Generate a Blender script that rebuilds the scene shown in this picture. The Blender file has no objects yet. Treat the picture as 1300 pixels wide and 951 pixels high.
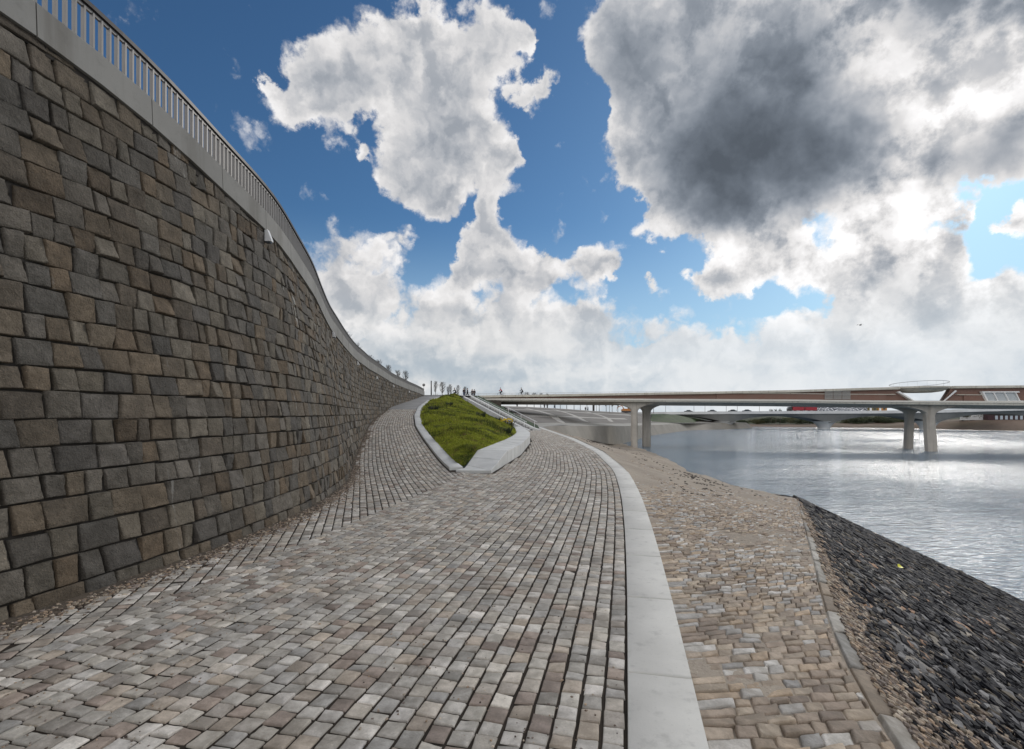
import bpy, math, random
import numpy as np
from mathutils import Vector
R = math.radians
rng = np.random.default_rng(7)
random.seed(7)
SC = bpy.context.scene
COL = SC.collection

# ---------------------------------------------------------------- camera
EYE = 1.7
F = 650.0; HX = 650.0; HY = 525.0        # focal length and horizon of the photograph in its own pixels
cam_d = bpy.data.cameras.new('camera'); cam = bpy.data.objects.new('camera', cam_d); COL.objects.link(cam)
cam.location = (0, 0, EYE); cam.rotation_euler = (R(90), 0, 0)
cam_d.sensor_width = 36; cam_d.lens = 36*F/1300; cam_d.shift_y = (HY-475.5)/1300
cam_d.clip_start = 0.05; cam_d.clip_end = 9000
SC.camera = cam
SC.view_settings.view_transform = 'Standard'; SC.view_settings.look = 'None'
SC.view_settings.gamma = 1; SC.view_settings.exposure = 0.0; SC.view_settings.use_curve_mapping = False
SC.cycles.max_bounces = 5; SC.cycles.diffuse_bounces = 3; SC.cycles.glossy_bounces = 3; SC.cycles.transparent_max_bounces = 6

def at(px, py, d):
    return ((px-HX)/F*d, d, EYE-(py-HY)/F*d)

# ---------------------------------------------------------------- world: sky texture and clouds
class NB:
    """small helper that wires shader nodes"""
    def __init__(s, nt): s.nt = nt; s.n = nt.nodes; s.l = nt.links
    def new(s, t, **kw):
        n = s.n.new(t)
        for k, v in kw.items(): setattr(n, k, v)
        return n
    def set(s, sock, v):
        if hasattr(v, 'is_output'): s.l.new(v, sock)
        else:
            try: sock.default_value = v
            except Exception: sock.default_value = tuple(v)[:3] if len(tuple(v)) > 3 else (*v, 1.0)
    def math(s, op, a, b=0.0, c=0.0, clamp=False):
        n = s.new('ShaderNodeMath', operation=op, use_clamp=clamp)
        s.set(n.inputs[0], a); s.set(n.inputs[1], b)
        if op in ('MULTIPLY_ADD', 'SMOOTH_MIN', 'SMOOTH_MAX'): s.set(n.inputs[2], c)
        return n.outputs[0]
    def vmath(s, op, a, b=(0, 0, 0), scale=None):
        n = s.new('ShaderNodeVectorMath', operation=op)
        s.set(n.inputs[0], a)
        if op not in ('NORMALIZE', 'LENGTH', 'SCALE'): s.set(n.inputs[1], b)
        if scale is not None: s.set(n.inputs['Scale'], scale)
        return n.outputs['Value'] if op in ('DISTANCE', 'DOT_PRODUCT', 'LENGTH') else n.outputs[0]
    def mr(s, v, a, b, c=0.0, d=1.0, smooth=True, clamp=True):
        n = s.new('ShaderNodeMapRange', interpolation_type='SMOOTHSTEP' if smooth else 'LINEAR')
        if not smooth: n.clamp = clamp
        s.set(n.inputs[0], v)
        for i, x in enumerate((a, b, c, d)): s.set(n.inputs[i+1], x)
        return n.outputs[0]
    def noise(s, vec, scale, detail=4, rough=.55, lac=2.0, dist=0.0, col=False, dim='3D'):
        n = s.new('ShaderNodeTexNoise', noise_dimensions=dim)
        if vec is not None: s.set(n.inputs['Vector'], vec)
        n.inputs['Scale'].default_value = scale; n.inputs['Detail'].default_value = detail
        n.inputs['Roughness'].default_value = rough; n.inputs['Lacunarity'].default_value = lac
        n.inputs['Distortion'].default_value = dist
        return n.outputs['Color' if col else 'Fac']
    def vor(s, vec, scale, feature='F1', out='Distance', rnd=1.0):
        n = s.new('ShaderNodeTexVoronoi', feature=feature)
        if vec is not None: s.set(n.inputs['Vector'], vec)
        n.inputs['Scale'].default_value = scale; n.inputs['Randomness'].default_value = rnd
        return n.outputs[out]
    def mix(s, f, a, b, mode='MIX', clampf=True):
        n = s.new('ShaderNodeMix', data_type='RGBA', blend_type=mode, clamp_factor=clampf)
        s.set(n.inputs[0], f); s.set(n.inputs[6], a); s.set(n.inputs[7], b)
        return n.outputs[2]
    def ramp(s, f, stops, interp='LINEAR'):
        n = s.new('ShaderNodeValToRGB'); cr = n.color_ramp; cr.interpolation = interp
        while len(cr.elements) > len(stops): cr.elements.remove(cr.elements[-1])
        while len(cr.elements) < len(stops): cr.elements.new(.5)
        for e, (p, c) in zip(cr.elements, stops):
            e.position = p; e.color = (*c, 1) if len(c) == 3 else c
        s.set(n.inputs[0], f); return n.outputs[0]

def sdir(px, py):
    v = np.array([px-HX, F, HY-py], float); L = np.linalg.norm(v); return v/L, L

SUN_AZ, SUN_EL = R(42), R(26)
sun_vec = np.array([math.sin(SUN_AZ)*math.cos(SUN_EL), math.cos(SUN_AZ)*math.cos(SUN_EL), math.sin(SUN_EL)])

BLOBS = [ # azimuth/elevation given as sight lines, angular radius, weight
 # middle cloud
 (414,113,58,1),(378,128,34,.9),(477,92,66,1),(540,66,58,1),(528,36,26,.8),(591,100,58,1),(635,62,40,.9),(660,46,22,.8),
 (682,120,22,.8),(655,112,24,.8),(540,147,58,1),(508,216,46,.9),(565,200,56,1),(618,192,46,1),(650,198,24,.8),(557,244,36,.8),
 (633,250,36,.9),(626,280,26,.8),(600,312,36,.9),(588,342,28,.8),(637,341,46,1),(687,341,38,.9),(750,338,38,1),(776,345,20,.8),
 (460,185,15,.8),(343,101,14,.65),(825,353,15,.8),(431,308,30,.45),(507,311,36,.42),(468,322,30,.4),
 # big dark cloud
 (783,48,56,1.1),(861,42,105,1.1),(806,110,45,1),(819,185,56,1.1),(888,158,105,1.2),(888,245,70,1.2),(835,276,36,.9),
 (967,205,105,1.3),(993,79,105,1.1),(1098,53,105,1.0),(1098,165,90,1.0),(1203,20,105,1.0),(1290,100,100,.9),(1177,190,50,.9),
 (1262,190,50,1),(967,276,50,1),(1151,252,50,.9),(1203,262,36,.8),(1098,273,50,.9),(1350,60,140,1),(1000,-60,160,1.1),(1230,-90,160,1),
 (1330,180,60,.9),(1232,272,22,.6),
 # cumulus below it
 (904,356,28,.8),(940,344,40,.9),(993,322,42,.9),(1030,345,30,.8),(1098,335,50,.9),(1151,340,56,1),(1203,335,42,.9),(1075,375,30,.7),
 (1298,279,26,.9),
 # low bank
 (420,372,52,.8),(480,385,54,.8),(560,395,50,.7),(650,410,50,.7),(740,410,46,.7),(1180,400,46,.7),(1290,400,46,.8),(1100,410,40,.6),
]
SHADE = [(960,205,120,.52),(880,200,85,.42),(1010,175,115,.40),(850,95,150,.25),(985,50,150,.24),(1090,120,70,.12),(900,270,60,.42),(1070,190,80,.36),
 (1190,-20,90,.45),(1305,0,60,.35),(1200,212,60,.42),(1290,185,60,.45),(800,70,60,.3),(1180,110,30,.35),(1020,40,60,.2),
 (640,372,36,.22),(560,210,70,.16),(450,115,70,.14),(590,130,60,.1),(1130,365,55,.30),(1190,405,50,.25),(440,312,30,.2)]
W = bpy.data.worlds.new('World'); SC.world = W; W.use_nodes = True
W.node_tree.nodes.clear()
def build_world():
    g = bpy.data.node_groups.new('cloud_density', 'ShaderNodeTree')
    g.interface.new_socket('P', in_out='INPUT', socket_type='NodeSocketVector')
    g.interface.new_socket('D', in_out='OUTPUT', socket_type='NodeSocketFloat')
    g.interface.new_socket('B', in_out='OUTPUT', socket_type='NodeSocketFloat')
    g.interface.new_socket('W', in_out='OUTPUT', socket_type='NodeSocketVector')
    b = NB(g); gi = b.new('NodeGroupInput').outputs[0]; go = b.new('NodeGroupOutput')
    w1 = b.vmath('SUBTRACT', b.noise(gi, 7, 3, .6, col=True), (.5, .5, .5))
    w2 = b.vmath('SUBTRACT', b.noise(gi, 30, 5, .65, col=True), (.5, .5, .5))
    p = b.vmath('ADD', gi, b.vmath('SCALE', w1, scale=.11))
    p = b.vmath('ADD', p, b.vmath('SCALE', w2, scale=.05))
    tot = None
    for (px, py, r, w) in BLOBS:
        c, L = sdir(px, py)
        d = b.vmath('DISTANCE', p, tuple(c))
        m = b.mr(d, r*1.3/L, 0.0, 0.0, w, smooth=True)
        tot = m if tot is None else b.math('ADD', tot, m)
    vo = b.new('ShaderNodeTexVoronoi', feature='F1'); b.set(vo.inputs['Vector'], p); vo.inputs['Scale'].default_value = 15; vo.inputs['Detail'].default_value = 2.0; vo.inputs['Roughness'].default_value = .55
    puff = b.math('SUBTRACT', 1.0, vo.outputs['Distance'])
    f1 = b.math('ADD', b.math('MULTIPLY', b.noise(gi, 9, 9, .60), .72), b.math('MULTIPLY', puff, .40))
    b.set(go.inputs[2], p)
    sep = b.new('ShaderNodeSeparateXYZ'); b.set(sep.inputs[0], p)
    # low bank along the horizon
    bank = b.mr(sep.outputs[2], .215, .09, 0, .80)
    tot2 = b.math('ADD', tot, bank)
    # clouds outside the photographed part of the sky, by plain noise
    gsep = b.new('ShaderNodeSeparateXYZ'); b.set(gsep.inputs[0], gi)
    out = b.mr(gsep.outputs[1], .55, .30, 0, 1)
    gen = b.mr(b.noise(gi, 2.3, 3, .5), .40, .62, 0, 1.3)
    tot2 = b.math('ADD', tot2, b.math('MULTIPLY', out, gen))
    D = b.math('ADD', tot2, b.math('MULTIPLY_ADD', b.math('SUBTRACT', f1, .5), 1.15, .13))
    b.set(go.inputs[0], D); b.set(go.inputs[1], tot2)

    b = NB(W.node_tree)
    P = b.vmath('NORMALIZE', b.new('ShaderNodeTexCoord').outputs['Generated'])
    sky = b.new('ShaderNodeTexSky', sky_type='NISHITA', sun_disc=False)
    sky.sun_elevation = SUN_EL; sky.sun_rotation = SUN_AZ; sky.air_density = 1.0; sky.dust_density = .6; sky.ozone_density = 3.0
    skyc = sky.outputs[0]
    def grp(v):
        n = b.new('ShaderNodeGroup'); n.node_tree = g; b.set(n.inputs[0], v); return n
    g0 = grp(P)
    D0, B0, pw0 = g0.outputs[0], g0.outputs[1], g0.outputs[2]
    def bill(v):
        vo = b.new('ShaderNodeTexVoronoi', feature='F1'); b.set(vo.inputs['Vector'], v); vo.inputs['Scale'].default_value = 15; vo.inputs['Detail'].default_value = 2.0; vo.inputs['Roughness'].default_value = .55
        return b.math('ADD', b.math('MULTIPLY', b.noise(v, 7, 5, .58), .75), b.math('MULTIPLY', b.math('SUBTRACT', 1.0, vo.outputs['Distance']), .42))
    fa = bill(pw0); fb = bill(b.vmath('ADD', pw0, (.014, 0, .026)))
    z = b.new('ShaderNodeSeparateXYZ'); b.set(z.inputs[0], P); zz = z.outputs[2]
    sd = b.vmath('DOT_PRODUCT', P, tuple(sun_vec))
    alpha = b.mr(D0, .16, .50)
    # light: less cloud towards the sun = brighter; thick cloud = darker
    sh = None
    pw = b.vmath('ADD', P, b.vmath('SCALE', b.vmath('SUBTRACT', b.noise(P, 8, 4, .6, col=True), (.5, .5, .5)), scale=.13))
    for (px, py, r, w) in SHADE:
        c, L = sdir(px, py)
        m = b.mr(b.vmath('DISTANCE', pw, tuple(c)), r*1.25/L, 0.0, 0.0, w)
        m = b.math('SUBTRACT', 1.0, m)
        sh = m if sh is None else b.math('MULTIPLY', sh, m)
    rim = b.mr(b.math('ADD', b.math('MULTIPLY', b.math('SUBTRACT', fa, fb), b.mr(sh, .35, .9, .40, .95)), b.mr(D0, .25, 1.3, .16, -.10)), -.22, .34, 0, 1, smooth=False)
    thick = b.mr(B0, .75, 3.4)
    glow = b.mr(sd, .86, 1.0, 0, 1)
    fineb = b.noise(P, 14, 6, .6)
    low = b.mr(zz, .26, .06)
    v = b.math('MULTIPLY_ADD', rim, .44, .49)
    v = b.math('MULTIPLY', v, b.math('MULTIPLY_ADD', thick, -.25, 1.0))
    v = b.math('MULTIPLY', v, b.math('POWER', sh, 1.05))
    v = b.math('MULTIPLY_ADD', b.math('SUBTRACT', fineb, .5), .18, v)
    v = b.math('MULTIPLY_ADD', b.math('MULTIPLY', b.math('MULTIPLY', glow, b.mr(sh, .35, .95)), b.mr(fineb, .38, .55)), .38, v)
    for (px, py, r, w) in ((1140,95,80,.20),(1225,150,60,.26),(1265,75,55,.16),(1150,270,55,.12)):
        c, L = sdir(px, py); v = b.math('ADD', v, b.mr(b.vmath('DISTANCE', pw, tuple(c)), r*1.2/L, 0.0, 0.0, w))
    v = b.math('MULTIPLY_ADD', b.mr(sd, .25, -.45, 0, 1), 1.05, v)   # unseen clouds opposite the sun, brightened to add fill light on camera-facing surfaces
    v = b.math('MAXIMUM', v, .13)
    dark = b.mix(b.mr(v, .05, .8), (.72, .86, 1.06), (1.0, .985, .985))
    cc = b.mix(1.0, dark, b.vmath('SCALE', (1, 1, 1), scale=v), 'MULTIPLY')
    # low bank is bluish and soft
    bankc = b.mix(b.mr(b.math('ADD', b.math('MULTIPLY', b.math('SUBTRACT', fa, fb), .30), b.noise(b.vmath('MULTIPLY', P, (1, 1, 3.2)), 3.2, 5, .52)), .34, .66), (.40, .48, .55), (.80, .80, .79))
    bankc = b.mix(b.mr(sd, .60, .93, 0, .6), bankc, (.80, .87, .93))
    cc = b.mix(b.math('MULTIPLY', low, .85), cc, bankc)
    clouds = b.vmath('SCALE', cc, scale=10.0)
    # the clear part: sky texture, deepened
    clear = b.mix(1.0, skyc, (.44, .66, .80), 'MULTIPLY')
    clear = b.mix(b.mr(zz, .36, .05, 0, .62), clear, (5.2, 7.2, 8.8))
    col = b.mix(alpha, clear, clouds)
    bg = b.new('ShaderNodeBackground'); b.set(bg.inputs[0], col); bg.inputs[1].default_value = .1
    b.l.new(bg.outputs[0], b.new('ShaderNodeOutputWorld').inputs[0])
build_world()
W.cycles.sampling_method = 'MANUAL'; W.cycles.sample_map_resolution = 512

sl = bpy.data.lights.new('sun', 'SUN'); sl.energy = 1.2; sl.angle = R(12); sl.color = (1, .96, .9)
so = bpy.data.objects.new('sun', sl); COL.objects.link(so); so.location = (20, 20, 40)
so.rotation_euler = Vector(sun_vec).to_track_quat('Z', 'Y').to_euler()
# ---------------------------------------------------------------- object helpers
def tag(o, label=None, cat=None, group=None, kind=None):
    if label: o['label'] = label
    if cat: o['category'] = cat
    if group: o['group'] = group
    if kind: o['kind'] = kind
    return o
def empty(name, loc=(0, 0, 0), rz=0, label=None, cat=None, group=None):
    o = bpy.data.objects.new(name, None); COL.objects.link(o); o.location = loc; o.rotation_euler = (0, 0, rz)
    o.empty_display_size = .3
    return tag(o, label, cat, group)
def put(name, me, parent=None):
    o = bpy.data.objects.new(name, me); COL.objects.link(o)
    if parent is not None: o.parent = parent
    return o
def np_mesh(name, V, quads=None, tris=None, mats=(), attrs=None, smooth=False, midx=None, parent=None):
    """fast mesh from arrays; attrs = {name: (N,3) or (N,)} on points"""
    me = bpy.data.meshes.new(name)
    V = np.asarray(V, np.float32).reshape(-1, 3)
    me.vertices.add(len(V)); me.vertices.foreach_set('co', V.ravel())
    q = np.zeros((0, 4), np.int32) if quads is None else np.asarray(quads, np.int32).reshape(-1, 4)
    t = np.zeros((0, 3), np.int32) if tris is None else np.asarray(tris, np.int32).reshape(-1, 3)
    nl = q.size+t.size
    me.loops.add(nl); me.loops.foreach_set('vertex_index', np.concatenate([q.ravel(), t.ravel()]))
    me.polygons.add(len(q)+len(t))
    starts = np.concatenate([np.arange(len(q))*4, len(q)*4+np.arange(len(t))*3]).astype(np.int32)
    me.polygons.foreach_set('loop_start', starts)
    if midx is not None: me.polygons.foreach_set('material_index', np.asarray(midx, np.int32))
    me.update(calc_edges=True)
    me.polygons.foreach_set('use_smooth', np.full(len(q)+len(t), bool(smooth)))
    for k, a in (attrs or {}).items():
        a = np.asarray(a, np.float32)
        if a.ndim == 2:
            at_ = me.attributes.new(k, 'FLOAT_VECTOR', 'POINT'); at_.data.foreach_set('vector', a.ravel())
        else:
            at_ = me.attributes.new(k, 'FLOAT', 'POINT'); at_.data.foreach_set('value', a)
    for m in mats: me.materials.append(m)
    me.validate()
    return put(name, me, parent)
class MB:
    """collects simple solids and builds them as one mesh object"""
    def __init__(s): s.v = []; s.f = []; s.sm = []
    def add(s, vs, fs, smooth=False):
        o = len(s.v); s.v += [tuple(map(float, v)) for v in vs]; s.f += [tuple(i+o for i in f) for f in fs]; s.sm += [smooth]*len(fs); return s
    def box(s, c, size, rz=0, tilt=None):
        cx, cy, cz = c; a, b, h = size[0]/2, size[1]/2, size[2]/2
        cs, sn = math.cos(rz), math.sin(rz)
        vs = []
        for dz in (-h, h):
            for dx, dy in ((-a, -b), (a, -b), (a, b), (-a, b)):
                vs.append((cx+dx*cs-dy*sn, cy+dx*sn+dy*cs, cz+dz))
        return s.add(vs, [(0, 3, 2, 1), (4, 5, 6, 7), (0, 1, 5, 4), (1, 2, 6, 5), (2, 3, 7, 6), (3, 0, 4, 7)])
    def tube(s, pts, r, n=8, cap=True):
        pts = [Vector(p) for p in pts]; rs = r if isinstance(r, (list, tuple)) else [r]*len(pts)
        vs = []; fs = []
        for i, p in enumerate(pts):
            d = (pts[min(i+1, len(pts)-1)]-pts[max(i-1, 0)]).normalized()
            up = Vector((0, 0, 1)) if abs(d.z) < .9 else Vector((1, 0, 0))
            a = d.cross(up).normalized(); b = d.cross(a).normalized()
            for k in range(n):
                t = 2*math.pi*k/n; vs.append(p+(a*math.cos(t)+b*math.sin(t))*rs[i])
        for i in range(len(pts)-1):
            for k in range(n):
                fs.append((i*n+k, (i+1)*n+k, (i+1)*n+(k+1) % n, i*n+(k+1) % n))
        if cap: fs += [tuple(range(n)), tuple(range((len(pts)-1)*n, len(pts)*n))[::-1]]
        return s.add(vs, fs, n > 5)
    def torus(s, c, R_, r, axis='y', n=20, m=6):
        vs = []; fs = []
        for i in range(n):
            t = 2*math.pi*i/n
            for j in range(m):
                u = 2*math.pi*j/m; q = R_+r*math.cos(u); w = r*math.sin(u)
                p = {'y': (q*math.cos(t), w, q*math.sin(t)), 'z': (q*math.cos(t), q*math.sin(t), w), 'x': (w, q*math.cos(t), q*math.sin(t))}[axis]
                vs.append((c[0]+p[0], c[1]+p[1], c[2]+p[2]))
        for i in range(n):
            for j in range(m):
                fs.append((i*m+j, ((i+1) % n)*m+j, ((i+1) % n)*m+(j+1) % m, i*m+(j+1) % m))
        return s.add(vs, fs, True)
    def prism(s, poly, y0, y1, frame=None):
        """polygon in (x, z) pushed along y (or through frame(x, y, z))"""
        fr = frame or (lambda x, y, z: (x, y, z)); n = len(poly)
        vs = [fr(x, y0, z) for x, z in poly]+[fr(x, y1, z) for x, z in poly]
        fs = [tuple(range(n)), tuple(range(n, 2*n))[::-1]]+[(i, i+n, (i+1) % n+n, (i+1) % n) for i in range(n)]
        return s.add(vs, fs)
    def sweep(s, sections, closed=False, caps=True):
        """sections: list of equally long point loops"""
        n = len(sections[0]); vs = [p for sec in sections for p in sec]; fs = []
        for i in range(len(sections)-1):
            for k in range(n):
                fs.append((i*n+k, i*n+(k+1) % n, (i+1)*n+(k+1) % n, (i+1)*n+k))
        if caps: fs += [tuple(range(n))[::-1], tuple(range((len(sections)-1)*n, len(sections)*n))]
        return s.add(vs, fs)
    def build(s, name, mat, parent=None, bevel=0):
        me = bpy.data.meshes.new(name); me.from_pydata(s.v, [], s.f); me.validate()
        import bmesh
        bm = bmesh.new(); bm.from_mesh(me); bmesh.ops.recalc_face_normals(bm, faces=bm.faces[:]); bm.to_mesh(me); bm.free()
        if len(s.sm) == len(me.polygons): me.polygons.foreach_set('use_smooth', s.sm)
        me.materials.append(mat); o = put(name, me, parent)
        if bevel:
            m = o.modifiers.new('bevel', 'BEVEL'); m.width = bevel; m.segments = 2; m.limit_method = 'ANGLE'
        return o
def children(o): return [c for c in bpy.data.objects if c.parent is o]
def copy_tree(o, parent=None):
    c = o.copy(); COL.objects.link(c)
    if parent is not None: c.parent = parent
    for ch in children(o): copy_tree(ch, c)
    return c

# ---------------------------------------------------------------- numeric noise
def vnoise(x, y, seed=0):
    x = np.asarray(x, float); y = np.asarray(y, float)
    xi = np.floor(x).astype(np.int64); yi = np.floor(y).astype(np.int64); fx = x-xi; fy = y-yi
    def h(a, b):
        n = (a*374761393+b*668265263+seed*974711) & 0xffffffff
        n = ((n ^ (n >> 13))*1274126177) & 0xffffffff
        return ((n ^ (n >> 16)) & 0xffff)/65535.0
    u = fx*fx*(3-2*fx); v = fy*fy*(3-2*fy)
    return (h(xi, yi)*(1-u)+h(xi+1, yi)*u)*(1-v)+(h(xi, yi+1)*(1-u)+h(xi+1, yi+1)*u)*v
def fbm(x, y, o=4, seed=0):
    s = 0; a = .5; t = 0
    for i in range(o):
        s = s+a*vnoise(x*2**i, y*2**i, seed+i*17); t += a; a *= .5
    return s/t

# ---------------------------------------------------------------- materials
def M_(name):
    m = bpy.data.materials.new(name); m.use_nodes = True; nt = m.node_tree
    b = NB(nt); bs = nt.nodes['Principled BSDF']; return m, b, bs
def obj_co(b): return b.new('ShaderNodeTexCoord').outputs['Object']
def bump(b, bs, h, strength=.5, dist=.02):
    n = b.new('ShaderNodeBump'); n.inputs['Strength'].default_value = strength; n.inputs['Distance'].default_value = dist
    b.set(n.inputs['Height'], h); b.l.new(n.outputs[0], bs.inputs['Normal'])
def plain(name, c, rough=.6, metal=0, var=.12, scale=3.0, bumps=.0):
    m, b, bs = M_(name); P = obj_co(b)
    n = b.noise(P, scale, 5, .6)
    k0 = tuple(x*(1-var) for x in c); k1 = tuple(min(1, x*(1+var)) for x in c)
    b.set(bs.inputs['Base Color'], b.mix(n, k0, k1)); bs.inputs['Roughness'].default_value = rough; bs.inputs['Metallic'].default_value = metal
    if bumps: bump(b, bs, b.noise(P, scale*8, 4, .6), bumps, .01)
    return m
def stone_mat(name, cols, rough=.85, scale=1.0, speck=.25, bumps=.6, dist=.012, dirt=.25, dirtc=(.05, .04, .03), streak=0.0, spec=.3):
    """stones tinted one by one through the point attribute rnd"""
    m, b, bs = M_(name); P = obj_co(b)
    a = b.new('ShaderNodeAttribute', attribute_name='rnd'); s = b.new('ShaderNodeSeparateXYZ'); b.set(s.inputs[0], a.outputs['Vector'])
    r, g = s.outputs[0], s.outputs[1]
    c = b.ramp(r, [(i/(len(cols)), k) for i, k in enumerate(cols)], 'CONSTANT')
    off = b.vmath('ADD', P, b.vmath('SCALE', a.outputs['Vector'], scale=37.0))
    big = b.noise(off, 5*scale, 5, .62); fine = b.noise(off, 60*scale, 3, .7)
    c = b.mix(b.mr(g, 0, 1, 0, 1, smooth=False), b.mix(1, c, (.72, .72, .72), 'MULTIPLY'), b.mix(1, c, (1.22, 1.2, 1.16), 'MULTIPLY'))
    c = b.mix(b.mr(big, .35, .7), b.mix(1, c, (.72, .70, .66), 'MULTIPLY'), b.mix(1, c, (1.2, 1.18, 1.15), 'MULTIPLY'))
    c = b.mix(b.mr(fine, .56, .72, 0, speck), c, b.mix(1, c, (2.1, 2.0, 1.9), 'MULTIPLY'))
    c = b.mix(b.mr(fine, .42, .3, 0, speck), c, (.03, .03, .03))
    w = b.noise(P, .9*scale, 4, .6)
    c = b.mix(b.mr(w, .5, .72, 0, dirt), c, dirtc)
    if streak:
        mp = b.new('ShaderNodeMapping'); b.set(mp.inputs[0], P); mp.inputs['Scale'].default_value = (3.2, 3.2, .30)
        st = b.noise(mp.outputs[0], 1.0, 4, .6)
        c = b.mix(b.mr(st, .64, .72, 0, streak), c, (.42, .41, .38))
    b.set(bs.inputs['Base Color'], c)
    b.set(bs.inputs['Roughness'], b.mr(big, .3, .7, rough-.12, rough+.08, smooth=False)); bs.inputs['Specular IOR Level'].default_value = spec
    h = b.math('ADD', b.math('MULTIPLY', b.noise(off, 16*scale, 6, .65), 1.0), b.math('MULTIPLY', fine, .35))
    bump(b, bs, h, bumps, dist)
    return m
def concrete(name, c, joint=None, stain=.35, scale=1.0, rough=.8, speck=.06, runs=0.0):
    m, b, bs = M_(name); P = obj_co(b)
    n1 = b.noise(P, .8*scale, 5, .6); n2 = b.noise(P, 7*scale, 5, .65); n3 = b.noise(P, 60*scale, 2, .6)
    k = b.mix(b.mr(n1, .3, .7), tuple(x*.86 for x in c), tuple(min(1, x*1.07) for x in c))
    k = b.mix(b.mr(n2, .52, .75, 0, stain), k, tuple(x*.6 for x in c))
    k = b.mix(b.mr(n3, .6, .75, 0, speck*4), k, tuple(x*.5 for x in c))
    if runs:
        mp = b.new('ShaderNodeMapping'); b.set(mp.inputs[0], P); mp.inputs['Scale'].default_value = (2.2, 2.2, .10)
        k = b.mix(b.mr(b.noise(mp.outputs[0], 1, 5, .65), .50, .70, 0, runs), k, tuple(x*q for x, q in zip(c, (.50, .47, .43))))
    b.set(bs.inputs['Base Color'], k); bs.inputs['Roughness'].default_value = rough; bs.inputs['Specular IOR Level'].default_value = .3
    bump(b, bs, b.math('ADD', n3, b.math('MULTIPLY', n2, .6)), .25, .004)
    return m
def sand_mat(name, c, c2, scale=1.0, bumps=.7, dark=.5, dist=.03):
    m, b, bs = M_(name); P = obj_co(b)
    n1 = b.noise(P, .5*scale, 6, .6); n2 = b.noise(P, 6*scale, 5, .7); n3 = b.noise(P, 45*scale, 3, .7)
    k = b.mix(b.mr(n1, .35, .65), c, c2)
    k = b.mix(b.mr(n2, .5, .75, 0, dark), k, tuple(x*.45 for x in c))
    k = b.mix(b.mr(n3, .58, .72, 0, .5), k, tuple(min(1, x*1.7) for x in c))
    k = b.mix(b.mr(n3, .42, .3, 0, .5), k, tuple(x*.3 for x in c))
    b.set(bs.inputs['Base Color'], k); bs.inputs['Roughness'].default_value = .95; bs.inputs['Specular IOR Level'].default_value = .15
    bump(b, bs, b.math('ADD', n2, b.math('MULTIPLY', n3, .5)), bumps, dist)
    return m

MAT = {}
MAT['wall'] = stone_mat('granite_blocks', [(0.146,0.134,0.118),(0.154,0.130,0.102),(0.134,0.125,0.115),(0.168,0.137,0.103),(0.125,0.118,0.108),(0.150,0.118,0.086),(0.180,0.163,0.137),(0.150,0.138,0.122),(0.138,0.118,0.096),(0.161,0.144,0.118)], scale=1.0, speck=.6, bumps=1.0, dist=.035, dirt=.35, streak=.8)
MAT['gap'] = plain('wall_joint', (.04, .034, .028), .95, var=.5)
MAT['sett'] = stone_mat('paving_setts', [(0.475,0.458,0.429),(0.418,0.395,0.362),(0.520,0.497,0.463),(0.475,0.418,0.362),(0.463,0.452,0.435),(0.542,0.525,0.503),(0.362,0.305,0.271),(0.497,0.463,0.424),(0.441,0.407,0.373),(0.610,0.588,0.565)], scale=1.5, speck=.25, bumps=.6, dist=.010, dirt=.42, dirtc=(.17,.145,.12), spec=.35)
MAT['joint'] = sand_mat('joint_sand', (.05, .04, .032), (.03, .025, .02), 3.0, .5, .4, .01)
MAT['kerb'] = concrete('kerb_concrete', (.66, .645, .60), stain=.6)
MAT['coping'] = concrete('coping_concrete', (.28, .272, .252), runs=.5, stain=.35)
MAT['bench'] = concrete('bench_concrete', (.62, .62, .60), stain=.2)
MAT['pave'] = concrete('plain_paving', (.30, .295, .285), stain=.3, scale=.7)
MAT['sand'] = sand_mat('river_sand', (.40, .345, .28), (.32, .275, .225), 1.0, .7, .4)
MAT['brick'] = stone_mat('apron_bricks', [(.40,.33,.265),(.45,.38,.31),(.36,.30,.25),(.48,.41,.335),(.46,.45,.44),(.34,.28,.235),(.45,.36,.275),(.54,.53,.52),(.40,.34,.285)], scale=1.6, speck=.2, bumps=.9, dist=.012, dirt=.45, dirtc=(.25,.20,.15))
MAT['slab'] = stone_mat('edge_slab', [(.36,.35,.33),(.30,.25,.2),(.40,.39,.37)], scale=1.5, bumps=.6, dirt=.4, dirtc=(.2,.16,.12))
MAT['basalt_bed'] = sand_mat('basalt_bed', (.016, .016, .019), (.01, .01, .013), 3.0, .9, .5, .05)
MAT['basalt'] = stone_mat('basalt_stones', [(.016,.016,.021),(.010,.010,.015),(.022,.022,.028),(.013,.013,.019),(.035,.034,.038),(.017,.017,.022),(.011,.011,.015),(.075,.073,.075),(.014,.014,.019),(.02,.02,.024),(.13,.115,.095)], scale=2.0, speck=.3, bumps=.8, dist=.012, dirt=0, spec=.25, rough=.8)
MAT['gravel'] = stone_mat('gravel_bits', [(.36,.30,.24),(.20,.16,.13),(.50,.44,.37),(.10,.08,.07),(.26,.22,.20),(.42,.32,.24)], scale=4, speck=.1, bumps=.3, dirt=0)
MAT['brick_panel'] = None
MAT['rail'] = plain('painted_steel', (.22, .21, .20), .5, .3)
MAT['rail_dark'] = plain('dark_handrail', (.035, .03, .028), .45, .2)
MAT['white'] = plain('white_paint', (.75, .75, .74), .4)
MAT['steel'] = plain('galvanised_steel', (.5, .51, .52), .35, .7)
MAT['deck'] = concrete('bridge_concrete', (.58, .55, .475), runs=.55, stain=.2, scale=.4)
MAT['deck_dark'] = concrete('pier_concrete', (.45, .415, .365), runs=.6, stain=.35, scale=.5)
MAT['far'] = concrete('far_bridge_concrete', (.66, .66, .65), stain=.15, scale=.2)
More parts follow.
